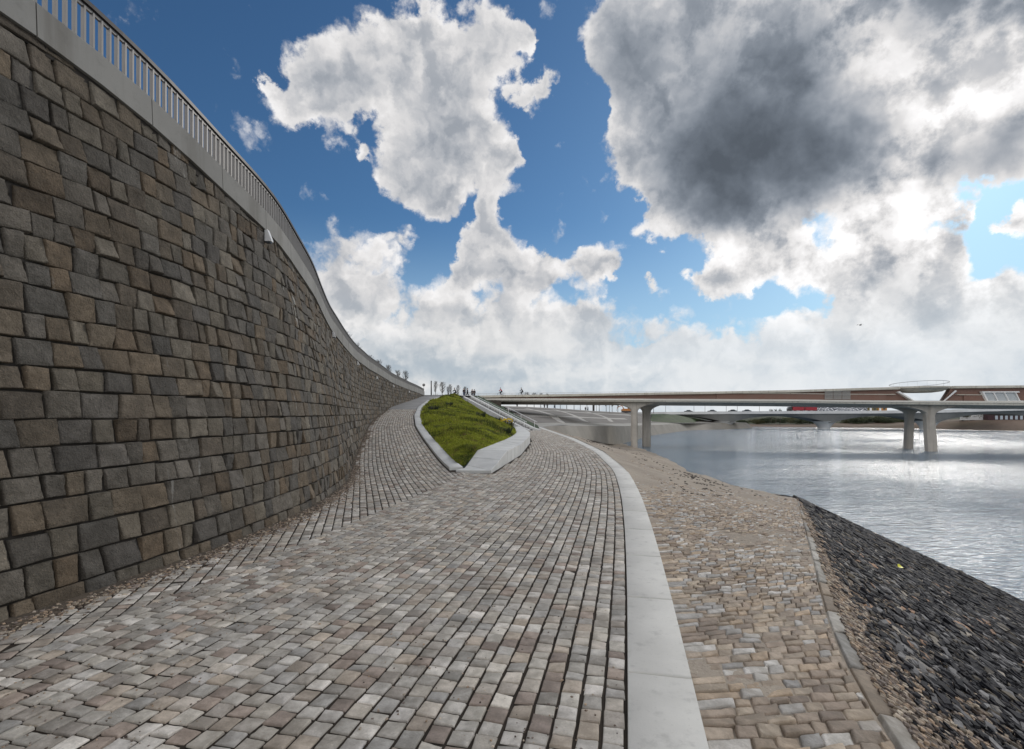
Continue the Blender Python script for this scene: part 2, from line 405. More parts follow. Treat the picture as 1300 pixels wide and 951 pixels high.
MAT['fardark'] = concrete('far_girder_concrete', (.24, .24, .23), stain=.25, scale=.2)
MAT['bark'] = plain('bark', (.11, .095, .08), .9)
MAT['twig'] = plain('twigs', (.085, .075, .06), .9)
MAT['asphalt'] = plain('asphalt', (.06, .06, .062), .9)
MAT['black'] = plain('black_rubber', (.02, .02, .02), .7)
MAT['glass'] = plain('dark_glass', (.05, .06, .07), .12)
def brick_mat():
    m, b, bs = M_('bridge_brickwork'); P = obj_co(b)
    mp = b.new('ShaderNodeMapping'); b.set(mp.inputs[0], P); mp.inputs['Rotation'].default_value = (R(90), 0, 0)
    br = b.new('ShaderNodeTexBrick'); b.set(br.inputs[0], mp.outputs[0]); br.inputs['Scale'].default_value = 4
    br.inputs['Color1'].default_value = (.17, .085, .062, 1); br.inputs['Color2'].default_value = (.22, .12, .09, 1); br.inputs['Mortar'].default_value = (.2, .15, .13, 1)
    br.inputs['Mortar Size'].default_value = .02
    n = b.noise(P, .6, 5, .65)
    b.set(bs.inputs['Base Color'], b.mix(b.mr(n, .35, .7), br.outputs[0], (.20, .125, .10), 'MIX')); bs.inputs['Roughness'].default_value = .9
    return m
MAT['brick_panel'] = brick_mat()
def grass_mat(name, a, c, y):
    m, b, bs = M_(name); P = obj_co(b)
    n = b.noise(P, .5, 4, .6); n2 = b.noise(P, 2.2, 4, .65)
    at_ = b.new('ShaderNodeAttribute', attribute_name='rnd'); s = b.new('ShaderNodeSeparateXYZ'); b.set(s.inputs[0], at_.outputs['Vector'])
    k = b.mix(b.mr(n, .42, .56), a, c); k = b.mix(b.mr(n2, .52, .66, 0, .8), k, y)
    k = b.mix(b.mr(s.outputs[0], .55, 1, 0, .5, smooth=False), k, tuple(x*1.8 for x in c))
    b.set(bs.inputs['Base Color'], k); bs.inputs['Roughness'].default_value = .75; bs.inputs['Specular IOR Level'].default_value = .2
    return m
MAT['grass'] = grass_mat('grass_blades', (.05, .07, .015), (.27, .30, .035), (.19, .13, .055))
MAT['soil'] = sand_mat('soil', (.05, .065, .02), (.035, .05, .014), 2.0, .6, .5)
MAT['turf'] = grass_mat('turf', (.014, .034, .007), (.03, .06, .012), (.05, .055, .02))
def leaf_mat(name, c, c2):
    m, b, bs = M_(name); at_ = b.new('ShaderNodeAttribute', attribute_name='rnd'); s = b.new('ShaderNodeSeparateXYZ'); b.set(s.inputs[0], at_.outputs['Vector'])
    b.set(bs.inputs['Base Color'], b.mix(s.outputs[0], c, c2)); bs.inputs['Roughness'].default_value = .7; return m
MAT['leaf_dark'] = leaf_mat('dark_leaves', (.018, .030, .012), (.05, .065, .022))
MAT['leaf_olive'] = leaf_mat('olive_leaves', (.05, .055, .02), (.10, .10, .035))
def water_mat():
    m, b, bs = M_('water'); P = obj_co(b)
    sp = b.new('ShaderNodeSeparateXYZ'); b.set(sp.inputs[0], P)
    mp = b.new('ShaderNodeMapping'); b.set(mp.inputs[0], P); mp.inputs['Scale'].default_value = (.42, 1.35, 1); mp.inputs['Rotation'].default_value = (0, 0, R(8))
    v = mp.outputs[0]
    h0 = b.math('MULTIPLY', b.noise(v, .28, 3, .55, dist=.5), 1.5)
    h = b.math('ADD', b.math('MULTIPLY', b.noise(v, 1.1, 3, .55, dist=.3), .85), b.math('MULTIPLY', b.noise(v, 4.0, 4, .6, dist=.4), .62))
    h = b.math('ADD', h, b.math('MULTIPLY', b.noise(v, 6, 3, .6), .10))
    h = b.math('ADD', b.math('ADD', h, h0), b.math('MULTIPLY', b.noise(v, 2.3, 1, .5, dist=.8), .75))
    gust = b.mr(b.noise(P, .02, 3, .55), .35, .65, .55, 1.25)
    # a belt of rougher water where the wind reaches the surface
    n = b.new('ShaderNodeBump'); n.inputs['Distance'].default_value = .42; b.set(n.inputs['Strength'], b.math('MULTIPLY', gust, .72)); b.set(n.inputs['Height'], h)
    b.l.new(n.outputs[0], bs.inputs['Normal'])
    bs.inputs['Base Color'].default_value = (.15, .21, .265, 1); bs.inputs['Roughness'].default_value = .08; bs.inputs['IOR'].default_value = 1.333
    return m
MAT['water'] = water_mat()

# ---------------------------------------------------------------- curves of the place (plan, metres)
def smooth_tab(pts, y0, y1, n=900, sig=6):
    p = np.array(sorted(pts), float); ys = np.linspace(y0, y1, n)
    yl = np.concatenate([[y0-20], p[:, 0], [y1+20]])
    s0 = (p[1, 1]-p[0, 1])/(p[1, 0]-p[0, 0]); s1 = (p[-1, 1]-p[-2, 1])/(p[-1, 0]-p[-2, 0])
    xl = np.concatenate([[p[0, 1]+s0*(y0-20-p[0, 0])], p[:, 1], [p[-1, 1]+s1*(y1+20-p[-1, 0])]])
    ye = np.linspace(y0-10, y1+10, n+200); x = np.interp(ye, yl, xl)
    k = np.exp(-.5*(np.arange(-4*sig, 4*sig+1)/sig)**2); k /= k.sum()
    x = np.convolve(np.pad(x, 4*sig, mode='reflect', reflect_type='odd'), k, 'valid')
    return ys, np.interp(ys, ye, x)
Gy, Gz = smooth_tab([(-10, 0), (0, 0), (14, 0), (16, .09), (20, .43), (30, 1.29), (40, 2.15), (50, 3.0), (57, 3.6), (62, 3.85), (75, 4.4), (95, 5.05), (120, 5.1)], -10, 120, 1600, 8)
Gz[Gy < 12.5] = 0
def g(y): return np.interp(y, Gy, Gz)
def ground_at(px, py):
    d = np.linspace(3, 66, 6000); f = EYE-(py-HY)/F*d-g(d)
    i = np.argmax(f < 0) if (f < 0).any() else len(d)-1
    return ((px-HX)/F*d[i], d[i])
def from_px(lst, extra=()):
    o = [(ground_at(*p)[1], ground_at(*p)[0]) for p in lst]+list(extra)
    return o
KIy, KIx = smooth_tab([(-8,-1.9),(-4,-.95),(0,0.0),(3.29,.739),(5.19,1.165),(7.67,1.687),(10.73,2.29),(15.1,3.02),(22.7,3.68),(34.5,3.88),(52.6,3.45),(70,2.9)], -8, 70, 900, 10)
def ki(y): return np.interp(y, KIy, KIx)
base_pts = from_px([(0,790),(79,765),(158,737),(233,711),(300,686),(400,642),(441,611),(450,578),(455,569),(467,541),(476,530),(499,516),(529,506),(545,502)], [(2,-4.65),(-1,-5.3),(-8,-6.9)])
By, Bx = smooth_tab(base_pts, -8, 62, 900, 9)
top_pts = [(-8,-7.75),(-1,-6.2),(2,-5.6),(4.95,-4.95),(6,-4.68),(6.9,-4.47),(8,-4.30),(9.6,-4.37),(11,-4.62),(13.5,-5.17),(19.5,-6.7),(27,-8.26),(34.6,-9.2),(43,-9.82),(53,-10.02),(59.5,-9.62)]
Ty, Tx = smooth_tab(top_pts, -8, 62, 900, 7)
ZTy, ZT = smooth_tab([(-8,5.65),(2,5.6),(4.95,5.55),(6,5.42),(6.9,5.27),(8,5.04),(9.6,4.92),(11,4.74),(13.5,4.57),(19.5,4.56),(27,4.52),(34.6,4.41),(43,4.15),(53,3.9),(59.5,3.8)], -8, 62, 900, 7)
def bx(y): return np.interp(y, By, Bx)
def tx(y): return np.interp(y, Ty, Tx)
def zt(y): return np.interp(y, ZTy, ZT)
def batter(y): return np.clip((bx(y)-tx(y))/np.maximum(zt(y)-g(y), .5), .05, .24)
KBt = np.convolve(np.pad(batter(By), 40, mode='edge'), np.ones(81)/81, 'valid')
def wallx(y, z): return bx(y)-np.interp(y, By, KBt)*(z-g(y))
# planter outline
RLy, RLx = smooth_tab(from_px([(572,598),(555,581),(538.5,559),(527.7,542),(525.8,528.5),(530.8,517.7),(543,509),(556,505),(566,503.6)], [(58.6,-6.6)]), 3, 60, 900, 8)
# straight lead-in toward the viewer
_m = RLy < 15.2; _i = np.argmax(~_m); _s = (RLx[_i+12]-RLx[_i])/(RLy[_i+12]-RLy[_i]); RLx[_m] = RLx[_i]+_s*(RLy[_m]-RLy[_i])
def rl(y): return np.interp(y, RLy, RLx)
BRp = np.array([(14.6,-.62),(17.56,-.16),(21.2,.37),(25,.74),(29.5,1.04),(34.4,1.2),(38,1.2),(44.6,1.03),(51.6,.67),(56,.3)])
def br(y): return np.interp(y, BRp[:, 0], BRp[:, 1])

class Curve:
    """plan curve x(y) with arc length and left normal"""
    def __init__(s, ys, xs):
        s.x = xs; s.y = ys; d = np.hypot(np.diff(xs), np.diff(ys)); s.s = np.concatenate([[0], np.cumsum(d)])
        tx_ = np.gradient(xs, s.s); ty_ = np.gradient(ys, s.s); L = np.hypot(tx_, ty_); s.nx = -ty_/L; s.ny = tx_/L
    def P(s, a, v):
        return (np.interp(a, s.s, s.x)+np.interp(a, s.s, s.nx)*v, np.interp(a, s.s, s.y)+np.interp(a, s.s, s.ny)*v)
    def dist(s, px, py):
        """signed distance to the left of the curve"""
        out = np.empty(len(px))
        for i in range(0, len(px), 4000):
            dx = px[i:i+4000, None]-s.x[None, ::3]; dy = py[i:i+4000, None]-s.y[None, ::3]; k = np.argmin(dx*dx+dy*dy, 1)
            j = k*3; out[i:i+4000] = (px[i:i+4000]-s.x[j])*s.nx[j]+(py[i:i+4000]-s.y[j])*s.ny[j]
        return out
CK = Curve(KIy, KIx); CR = Curve(RLy, RLx)

def block_mesh(C, Nrm, n=6, depth=.04, r=.008, e=.08, bulge=.0, rough=.003, rnd=None):
    """one rounded stone per quad C (N,4,3), pushed out along Nrm (N,3)"""
    N = len(C)
    u = np.concatenate([[0, 0, e*.35, e], np.linspace(e, 1-e, n)[1:-1], [1-e, 1-e*.35, 1, 1]])
    hu = np.concatenate([[-depth, -r*1.6, -r*.45, 0], np.zeros(max(n-2, 0)), [0, -r*.45, -r*1.6, -depth]])
    m = len(u); U, V_ = np.meshgrid(u, u, indexing='ij'); H = np.minimum(hu[:, None], hu[None, :])
    Bg = bulge*(1-(2*U-1)**2)*(1-(2*V_-1)**2)
    w = np.stack([(1-U)*(1-V_), U*(1-V_), U*V_, (1-U)*V_], -1).reshape(-1, 4)
    Pp = np.einsum('kc,ncd->nkd', w, C)
    off = (H+Bg).reshape(1, -1)+np.where(H.reshape(1, -1) > -depth*.9, rng.normal(0, 1, (N, m*m))*rough, 0)
    # broad uneven face
    tl = rng.normal(0, rough*2.2, (N, 2)); off = off+np.where(H.reshape(1, -1) > -depth*.9, tl[:, :1]*(2*U.reshape(1, -1)-1)+tl[:, 1:]*(2*V_.reshape(1, -1)-1), 0)
    Pp = Pp+off[..., None]*Nrm[:, None, :]
    i, j = np.meshgrid(np.arange(m-1), np.arange(m-1), indexing='ij'); b0 = (i*m+j).ravel()
    q = np.stack([b0, b0+m, b0+m+1, b0+1], -1)
    Q = (q[None]+(np.arange(N)*m*m)[:, None, None]).reshape(-1, 4)
    if rnd is None: rnd = rng.random((N, 3))
    return Pp.reshape(-1, 3), Q, np.repeat(rnd, m*m, 0)
def join_blocks(parts):
    V = []; Q = []; A = []; o = 0
    for v, q, a in parts: V.append(v); Q.append(q+o); A.append(a); o += len(v)
    return np.concatenate(V), np.concatenate(Q), np.concatenate(A)

# ---------------------------------------------------------------- setts of the lower path and of the ramp
def sett_field(curve, s0, s1, v0, v1, wrow, lmin, lmax, keep, zf, gap=.019, jit=.004):
    quads = []
    nrow = int((v1-v0)/wrow)
    for k in range(nrow):
        a = s0+random.random()*.2; va = v0+k*wrow; ln = rng.uniform(lmin, lmax, int((s1-s0)/lmin)+5)
        e = a+np.concatenate([[0], np.cumsum(ln)]); e = e[e < s1]
        if len(e) < 2: continue
        quads.append(np.stack([e[:-1]+gap*.42, e[1:]-gap*.42, np.full(len(e)-1, va+gap/2), np.full(len(e)-1, va+wrow-gap/2)], -1))
    q = np.concatenate(quads); a0, a1, va, vb = q.T
    mx, my = curve.P((a0+a1)/2, (va+vb)/2); ok = keep(mx, my); a0, a1, va, vb = a0[ok], a1[ok], va[ok], vb[ok]
    N = len(a0); wob = lambda: rng.normal(0, jit, N)
    c = []
    for (a, v) in ((a0, vb), (a0, va), (a1, va), (a1, vb)):
        x, y = curve.P(a+wob()*.8, v+wob()*.6); c.append(np.stack([x, y, zf(x, y)], -1))
    C = np.stack(c, 1); C[..., 2] += rng.normal(0, .0016, (N, 1))
    return C
keep_main = lambda x, y: (CK.dist(x, y) < 4.12) & (CK.dist(x, y) > 0) & (x > wallx(y, 0)+.22) & ((y < 14.52) | (x > br(y)+.07)) 
def keep_ramp(x, y):
    d = CK.dist(x, y)
    sunk = fbm(x*1.3, y*1.3, 3, 5)
    w = x-wallx(y, g(y))
    return ((y > 14.8) | (d > 4.05)) & (w > .12+.55*np.clip(sunk-.42, 0, 1)+np.where(y < 12, .08, 0)) & (x < rl(y)-.06+np.where(y < 14.62, 9, 0)) & (y < 38.5)
z0 = lambda x, y: np.zeros_like(x)+.0
zg = lambda x, y: g(y)-np.where(y < 15, .005, 0)
Cm = sett_field(CK, 1.0, 66, .006, 4.6, .130, .105, .155, keep_main, z0)
Cr = sett_field(CR, 0.2, 40, -1.77, 6.0, .130, .105, .155, keep_ramp, zg)
up = lambda C: np.tile([[0, 0, 1.0]], (len(C), 1))
parts = []
for C in (Cm, Cr):
    near = C[:, :, 1].mean(1) < 14
    for sel, n in ((near, 4), (~near, 2)):
        if sel.any(): parts.append(block_mesh(C[sel], up(C[sel]), n=n, depth=.045, r=.0045, e=.06, rough=.0012))
V, Q, A = join_blocks(parts)
o = np_mesh('paving_setts', V, Q, mats=[MAT['sett']], attrs={'rnd': A}, smooth=True); tag(o, kind='structure')
print('setts', len(Cm), len(Cr))

def sheet(name, ys, xa, xb, zf, nx, mat, kind='structure', thick=0):
    U = np.linspace(0, 1, nx); Y = np.repeat(ys[:, None], nx, 1); X = xa[:, None]*(1-U)+xb[:, None]*U; Z = zf(X, Y)
    V = np.stack([X, Y, Z], -1).reshape(-1, 3); i, j = np.meshgrid(np.arange(len(ys)-1), np.arange(nx-1), indexing='ij'); b0 = (i*nx+j).ravel()
    return tag(np_mesh(name, V, np.stack([b0, b0+1, b0+nx+1, b0+nx], -1), mats=[mat], smooth=True), kind=kind)
ys = np.linspace(-8, 60, 500)
jn = lambda X, Y: fbm(X*4, Y*4, 3, 2)*.012
sheet('path_bed', ys, np.where(ys < 14.5, bx(ys)-.4, br(ys)-.35), ki(ys)+.01, lambda X, Y: -.019+jn(X, Y), 60, MAT['joint'])
ys = np.linspace(14, 60, 400)
sheet('ramp_bed', ys, bx(ys)-.4, rl(ys)+.25, lambda X, Y: g(Y)-.017+jn(X, Y), 30, MAT['joint'])
ys = np.linspace(38.3, 61.5, 80)
sheet('ramp_surface', ys, bx(ys)-.3, rl(ys)+.05, lambda X, Y: g(Y)+.004, 12, MAT['pave'])

# kerb of large concrete slabs
def slab_row(curve, s0, s1, v0, v1, length, zf, mat, name, gap=.010, n=3, depth=.14, r=.006, jit=0, rnd=True):
    e = np.arange(s0, s1, length); N = len(e)-1; c = []
    for k in range(N):   # cut each slab in short pieces so that it follows the bend
        sub = np.linspace(e[k]+gap/2, e[k+1]-gap/2, 2)
        for a, b_ in zip(sub[:-1], sub[1:]): c.append((a, b_))
    a0 = np.array([x[0] for x in c]); a1 = np.array([x[1] for x in c]); cc = []
    for (a, v) in ((a0, v1), (a0, v0), (a1, v0), (a1, v1)):
        x, y = curve.P(a, np.full(len(a), v)); cc.append(np.stack([x, y, zf(x, y)], -1))
    C = np.stack(cc, 1); C[..., 2] += rng.normal(0, .0012, (len(C), 1))
    V, Q, A = block_mesh(C, up(C), n=n, depth=depth, r=r, e=.012, rough=.0004)
    return np_mesh(name, V, Q, mats=[mat], attrs={'rnd': A}, smooth=True)
o = slab_row(CK, .3, 78, -.405, -.004, 1.42, lambda x, y: np.zeros_like(x)+.012, MAT['kerb'], 'kerb', gap=.02); tag(o, kind='structure')

# ---------------------------------------------------------------- gravel and litter in the gutter under the wall
def pebbles(name, X, Y, Z, size, mat, kind='stuff', flat=.55, along=None, parent=None, stretch=1.0, seed=3, nrm=None, rnd=None):
    r_ = np.random.default_rng(seed); N = len(X)
    base = np.array([(1,1,-1),(-1,1,-1),(-1,-1,-1),(1,-1,-1),(.8,.8,.75),(-.8,.8,.75),(-.8,-.8,.75),(.8,-.8,.75),(0,0,1.05)], float)
    q = [(0,1,5,4),(1,2,6,5),(2,3,7,6),(3,0,4,7)]; t = [(4,5,8),(5,6,8),(6,7,8),(7,4,8)]
    P_ = np.tile(base, (N, 1, 1))+r_.normal(0, .22, (N, 9, 3))
    sz = size*r_.uniform(.5, 1.5, N) if np.isscalar(size) else size
    P_[:, :, 0] *= (sz*stretch*r_.uniform(.7, 1.4, N))[:, None]; P_[:, :, 1] *= sz[:, None]; P_[:, :, 2] *= (sz*flat*r_.uniform(.6, 1.3, N))[:, None]
    an = r_.uniform(0, 2*np.pi, N) if along is None else along+r_.normal(0, .25, N)
    c, s = np.cos(an)[:, None], np.sin(an)[:, None]; x = P_[:, :, 0]*c-P_[:, :, 1]*s; y = P_[:, :, 0]*s+P_[:, :, 1]*c
    z = P_[:, :, 2].copy()
    if nrm is not None:  # follow the slope (dz/dx, dz/dy)
        z = z+x*nrm[0][:, None]+y*nrm[1][:, None]
    V = np.stack([x+X[:, None], y+Y[:, None], z+Z[:, None]], -1).reshape(-1, 3); o = (np.arange(N)*9)[:, None, None]
    Q = (np.array(q)[None]+o).reshape(-1, 4); T = (np.array(t)[None]+o).reshape(-1, 3)
    rr = r_.random((N, 3)) if rnd is None else rnd
    return tag(np_mesh(name, V, Q, T, [mat], {'rnd': np.repeat(rr, 9, 0)}, parent=parent), kind=kind)
N = 15000
yy = rng.uniform(1.5, 40, N)*rng.uniform(.3, 1, N)+.8; ww = np.abs(rng.normal(0, .17, N))+rng.uniform(-.02, .12, N)
xx = wallx(yy, g(yy))+ww
pebbles('gutter_gravel', xx, yy, g(yy)-.018+rng.uniform(0, .018, N), .010, MAT['gravel'])
yy = np.linspace(-8, 40, 500)
sheet('gutter_soil', yy, bx(yy)-.2, bx(yy)+.34, lambda X, Y: g(Y)-.016+.03*(fbm(X*7, Y*7, 3, 9)-.35)*(1-np.clip((X-bx(Y))/.34, 0, 1))+.012*(1-np.clip((X-bx(Y))/.34, 0, 1)), 14, sand_mat('gutter_soil', (.13, .105, .08), (.09, .075, .06), 4, .8, .5, .01))

# ---------------------------------------------------------------- granite retaining wall
wall = empty('retaining_wall', (-4.2, 4.2, 0), 0, 'tall curving retaining wall of dark granite blocks along the left side of the path', 'wall')
def to_wall(V):
    V = np.asarray(V, float).copy(); V[..., 0] += 4.2; V[..., 1] -= 4.2; return V
near_c = []; far_c = []
z = -.12; ci = 0
while z < 5.7:
    h = random.uniform(.225, .275); y = -8+random.random()*.3
    while y < 60.2:
        w = random.choice([random.uniform(.16, .25), random.uniform(.22, .34), random.uniform(.26, .42)]); y1 = y+w; ym = (y+y1)/2
        if z+h > g(ym)-.12 and z < zt(ym)-.04:
            j = lambda s=.010: random.gauss(0, s); gp = .006+abs(random.gauss(0, .004))
            pr = random.gauss(0, .006)
            c = []
            for (a, b_) in ((y+gp, z+gp), (y1-gp, z+gp), (y1-gp, z+h-gp), (y+gp, z+h-gp)):
                a += j(); b_ += j(.0045); b_ = min(b_, zt(a)+.01); c.append((wallx(a, b_), a, b_))
            if c[2][2]-c[1][2] > .03 and c[3][2]-c[0][2] > .03: (near_c if ym < 14 else far_c).append((c, pr))
        y = y1
    z += h; ci += 1
parts = []
for lst, n in ((near_c, 6), (far_c, 3)):
    C = np.array([c for c, p in lst]); pr = np.array([p for c, p in lst])
    N_ = np.cross(C[:, 1]-C[:, 0], C[:, 3]-C[:, 0]); N_ /= np.linalg.norm(N_, axis=1, keepdims=True); N_ *= np.sign(N_[:, :1]) if False else 1
    if N_[:, 0].mean() < 0: N_ = -N_; flip = True
    else: flip = False
    C = C+N_[:, None, :]*pr[:, None, None]
    v, q, a = block_mesh(C, N_, n=n, depth=.085, r=.0055, e=.06, bulge=.002, rough=.0046)
    parts.append((to_wall(v), q[:, ::-1] if flip else q, a))
V, Q, A = join_blocks(parts)
np_mesh('stone_face', V, Q, mats=[MAT['wall']], attrs={'rnd': A}, smooth=True, parent=wall)
ys = np.linspace(-8, 60.2, 400); us = np.linspace(0, 1, 14)
Y = np.repeat(ys[:, None], 14, 1); Z = (g(ys)-.3)[:, None]*(1-us)+(zt(ys)+.05)[:, None]*us; X = wallx(Y, Z)-.052
i, j = np.meshgrid(np.arange(399), np.arange(13), indexing='ij'); b0 = (i*14+j).ravel()
np_mesh('mortar', to_wall(np.stack([X, Y, Z], -1)).reshape(-1, 3), np.stack([b0, b0+14, b0+15, b0+1], -1), mats=[MAT['gap']], smooth=True, parent=wall)
# coping of concrete panels with open joints
CT = Curve(ZTy, np.array([wallx(y, zt(y)) for y in ZTy]))
def copz(y): return np.interp(y, [0, 8, 15, 30, 60], [.36, .36, .42, .5, .52])
m = MB(); sj = np.arange(.3, CT.s[-1]-1.6, 1.32)
for k in range(len(sj)-1):
    secs = []
    for a in np.linspace(sj[k]+.006, sj[k+1]-.006, 3):
        x, y = CT.P(a, 0); nx, ny = np.interp(a, CT.s, CT.nx), np.interp(a, CT.s, CT.ny); zz = float(zt(y)); hh = float(copz(y))
        P_ = lambda v, z_: (x+nx*v+4.2, y+ny*v-4.2, z_)
        secs.append([P_(-.045, zz+.004), P_(-.030, zz+hh-.012), P_(-.018, zz+hh), P_(.30, zz+hh), P_(.32, zz+.004)])
    m.sweep(secs)
m.build('coping', MAT['coping'], wall)
m = MB(); secs = []
for a in np.linspace(.3, CT.s[-1]-1.7, 160):
    x, y = CT.P(a, 0); nx, ny = np.interp(a, CT.s, CT.nx), np.interp(a, CT.s, CT.ny); zz = float(zt(y)); hh = float(copz(y))
    P_ = lambda v, z_: (x+nx*v+4.2, y+ny*v-4.2, z_)
    secs.append([P_(.0, zz-.1), P_(.0, zz+hh-.02), P_(.28, zz+hh-.02), P_(.28, zz-.1)])
m.sweep(secs); m.build('coping_core', MAT['gap'], wall)

# railing on the coping
rail = empty('railing', (-4.2, 4.2, 5.9), 0, 'grey steel railing of flat upright bars with dark handrail on top of the wall', 'railing')
def rp(a, v, z_):
    x, y = CT.P(a, v); return (float(x)+4.2, float(y)-4.2, z_-5.9)
secs = []; secs2 = []
for a in np.linspace(.3, CT.s[-1]-1.8, 200):
    y = float(CT.P(a, 0)[1]); zr = float(zt(y)+copz(y))+np.interp(y, [0, 10, 25, 60], [.47, .47, .34, .22])
    secs.append([rp(a, .02, zr), rp(a, .02, zr+.05), rp(a, .10, zr+.05), rp(a, .10, zr)])
    secs2.append([rp(a, .045, zr-.045), rp(a, .045, zr-.012), rp(a, .075, zr-.012), rp(a, .075, zr-.045)])
MB().sweep(secs).build('handrail', MAT['rail_dark'], rail)
MB().sweep(secs2).build('top_rail', MAT['rail'], rail)
sb = np.arange(1.0, CT.s[-1]-1.85, .098); rest = MB(); cnt = 0
order = sorted(range(len(sb)), key=lambda i: abs(float(CT.P(sb[i], 0)[1])-10.2))[:100]; order = set(order)
for i, a in enumerate(sb):
    y = float(CT.P(a, 0)[1]); z_ = float(zt(y)+copz(y)); zr = z_+float(np.interp(y, [0, 10, 25, 60], [.47, .47, .34, .22]))-.03
    mb = MB() if i in order else rest
    w_, l_ = .020, .05
    mb.sweep([[rp(a-.011, .035, q), rp(a+.011, .035, q), rp(a+.011, .085, q), rp(a-.011, .085, q)] for q in (z_-.02, zr)])
    if i in order: mb.build('baluster', MAT['rail'], rail)
tag(rest.build('balusters', MAT['rail'], rail), kind='stuff')

# small lamps set in the wall under the coping
def on_wall(px, py):
    for d in np.linspace(4, 60, 8000):
        x = (px-HX)/F*d; zz = EYE-(py-HY)/F*d
        if x <= wallx(d, zz) and d > 4.2: return x, d, zz
lampL = ['whitish box lamp on the wall, the largest and nearest of the row under the coping', 'second wall lamp along the curve under the coping, high up', 'small pale wall lamp in the middle of the row under the coping',
         'small pale wall lamp third from the far end of the coping', 'tiny pale wall lamp second from the far end of the coping', 'tiny pale wall lamp nearest the crest of the ramp']
for k, (px, py) in enumerate([(337,307),(422,428),(453.5,463.5),(478,481.5),(499,491.5),(519,498.5)]):
    r_ = on_wall(px, py)
    if r_ is None: continue
    x, y, z_ = r_
    t = empty('wall_lamp', (x, y, z_), math.atan2(-(wallx(y+.2, z_)-wallx(y-.2, z_)), .4), lampL[k], 'wall lamp', 'lamps on the retaining wall')
    s_ = 1.0 if k == 0 else .9
    MB().prism([(0, 0), (.0, .20*s_), (.05, .21*s_), (.12*s_, .03), (.12*s_, 0)], -.045, .045).build('lamp_housing', MAT['white'], t, .004)
    MB().box((.055, 0, -.012), (.09, .07, .022)).build('lamp_lens', MAT['glass'], t)
# ---------------------------------------------------------------- planter
planter = empty('planter', (-1.8, 15, 0), 0, 'pale concrete planter with wide bench edge, pointed between the ramp and lower path', 'planter')
TP = lambda p: (p[0]+1.8, p[1]-15, p[2])
iA = np.argmin(abs(CR.y-15.0)); sA = CR.s[iA]; sB = CR.s[-1]
o = slab_row(CR, sA, sB-1.0, -.40, 0, 1.25, lambda x, y: g(y)+.075, MAT['bench'], 'kerb_edge', depth=.2)
me = o.data; vv = np.empty(len(me.vertices)*3, np.float32); me.vertices.foreach_get('co', vv); vv = vv.reshape(-1, 3)+np.array([1.8, -15, 0], np.float32); me.vertices.foreach_set('co', vv.ravel()); o.parent = planter
I_ = np.array([(-1.42,15.3,.075),(-1.42,16.1,.075),(-1.20,17.75,.43),(-.43,24.3,.43),(-.05,28.5,.43),(.2,33,.43),(.15,38,.43),(.07,43.4,.43),(-.1,49,.40)])
O_ = np.array([(-1.62,14.72,.075),(-.6,14.6,.075),(-.16,17.56,.43),(.37,21.2,.43),(1.04,29.5,.43),(1.2,34.4,.43),(1.2,38,.43),(1.03,44.6,.43),(.67,51.6,.40)])
def along(Pn, n):
    u = np.linspace(0, len(Pn)-1, n); return np.stack([np.interp(u, np.arange(len(Pn)), Pn[:, k]) for k in range(3)], -1)
m = MB()
cuts = [0, 1, 1.5, 2, 2.25, 2.5, 2.75, 3, 3.33, 3.66, 4, 4.5, 5, 5.5, 6, 6.5, 7, 7.5, 8]
for a, b_ in zip(cuts[:-1], cuts[1:]):
    f = lambda Pn, u: np.array([np.interp(u, np.arange(len(Pn)), Pn[:, k]) for k in range(3)])
    e = .006 if a >= 1 else 0
    secs = []
    for u in (a+e*(1/(max(1, 1))), b_-e):
        i_, o__ = f(I_, u), f(O_, u); secs.append([TP((*i_[:2], -.08)), TP(i_), TP(o__), TP((*o__[:2], -.08))])
    m.sweep(secs)
m.build('bench_slab', MAT['bench'], planter, .012)
# planted mound inside it
L_px = [(579,591),(566,578),(551,562),(541.5,551.5),(535.5,541),(533.5,531),(535,524),(538.5,518.5),(545,513),(551,510),(560,506),(566,504)]
Lw = []
for p in L_px:
    x, y = ground_at(*p); x = float(rl(y))+.40; Lw.append((x, y, float(g(y))+.07))
Lw.append((-6.3, 59.2, 3.82))
Lw = along(np.array(Lw), 90)
Rw = along(np.array([(-1.5,15.9,.07),(-1.20,17.75,.43),(-.80,21.2,.43),(-.43,24.3,.44),(-.05,28.5,.45),(.2,33,.46),(.15,38,.5),(.05,43.4,.5),(-1.2,46.6,.95),(-2.7,50.4,1.75),(-4.6,54,2.75),(-6.0,57.4,3.55),(-6.2,59.4,3.8)]), 90)
def mound(t, u):
    """t along, u across (0 ramp side, 1 bench side)"""
    k = np.clip(t, 0, 1)*89; A_ = np.stack([np.interp(k, np.arange(90), Lw[:, c]) for c in range(3)], -1); B_ = np.stack([np.interp(k, np.arange(90), Rw[:, c]) for c in range(3)], -1)
    p = A_*(1-u)[..., None]+B_*u[..., None]; w = np.linalg.norm(A_-B_, axis=-1)
    p[..., 2] += 4*u*(1-u)*(np.minimum(.10*w, .55))+(fbm(p[..., 0]*1.6, p[..., 1]*1.6, 3, 4)-.5)*.16*np.minimum(1, 5*u*(1-u)*4)*np.minimum(1, w)
    return p
def loft_mesh(name, fn, nt, nu, mat, kind='structure', flip=False):
    T_, U_ = np.meshgrid(np.linspace(0, 1, nt), np.linspace(0, 1, nu), indexing='ij'); V = fn(T_, U_).reshape(-1, 3)
    i, j = np.meshgrid(np.arange(nt-1), np.arange(nu-1), indexing='ij'); b0 = (i*nu+j).ravel()
    q = np.stack([b0, b0+1, b0+nu+1, b0+nu], -1)
    if flip: q = q[:, ::-1]
    return tag(np_mesh(name, V, q, mats=[mat] if not isinstance(mat, list) else mat, smooth=True), kind=kind)
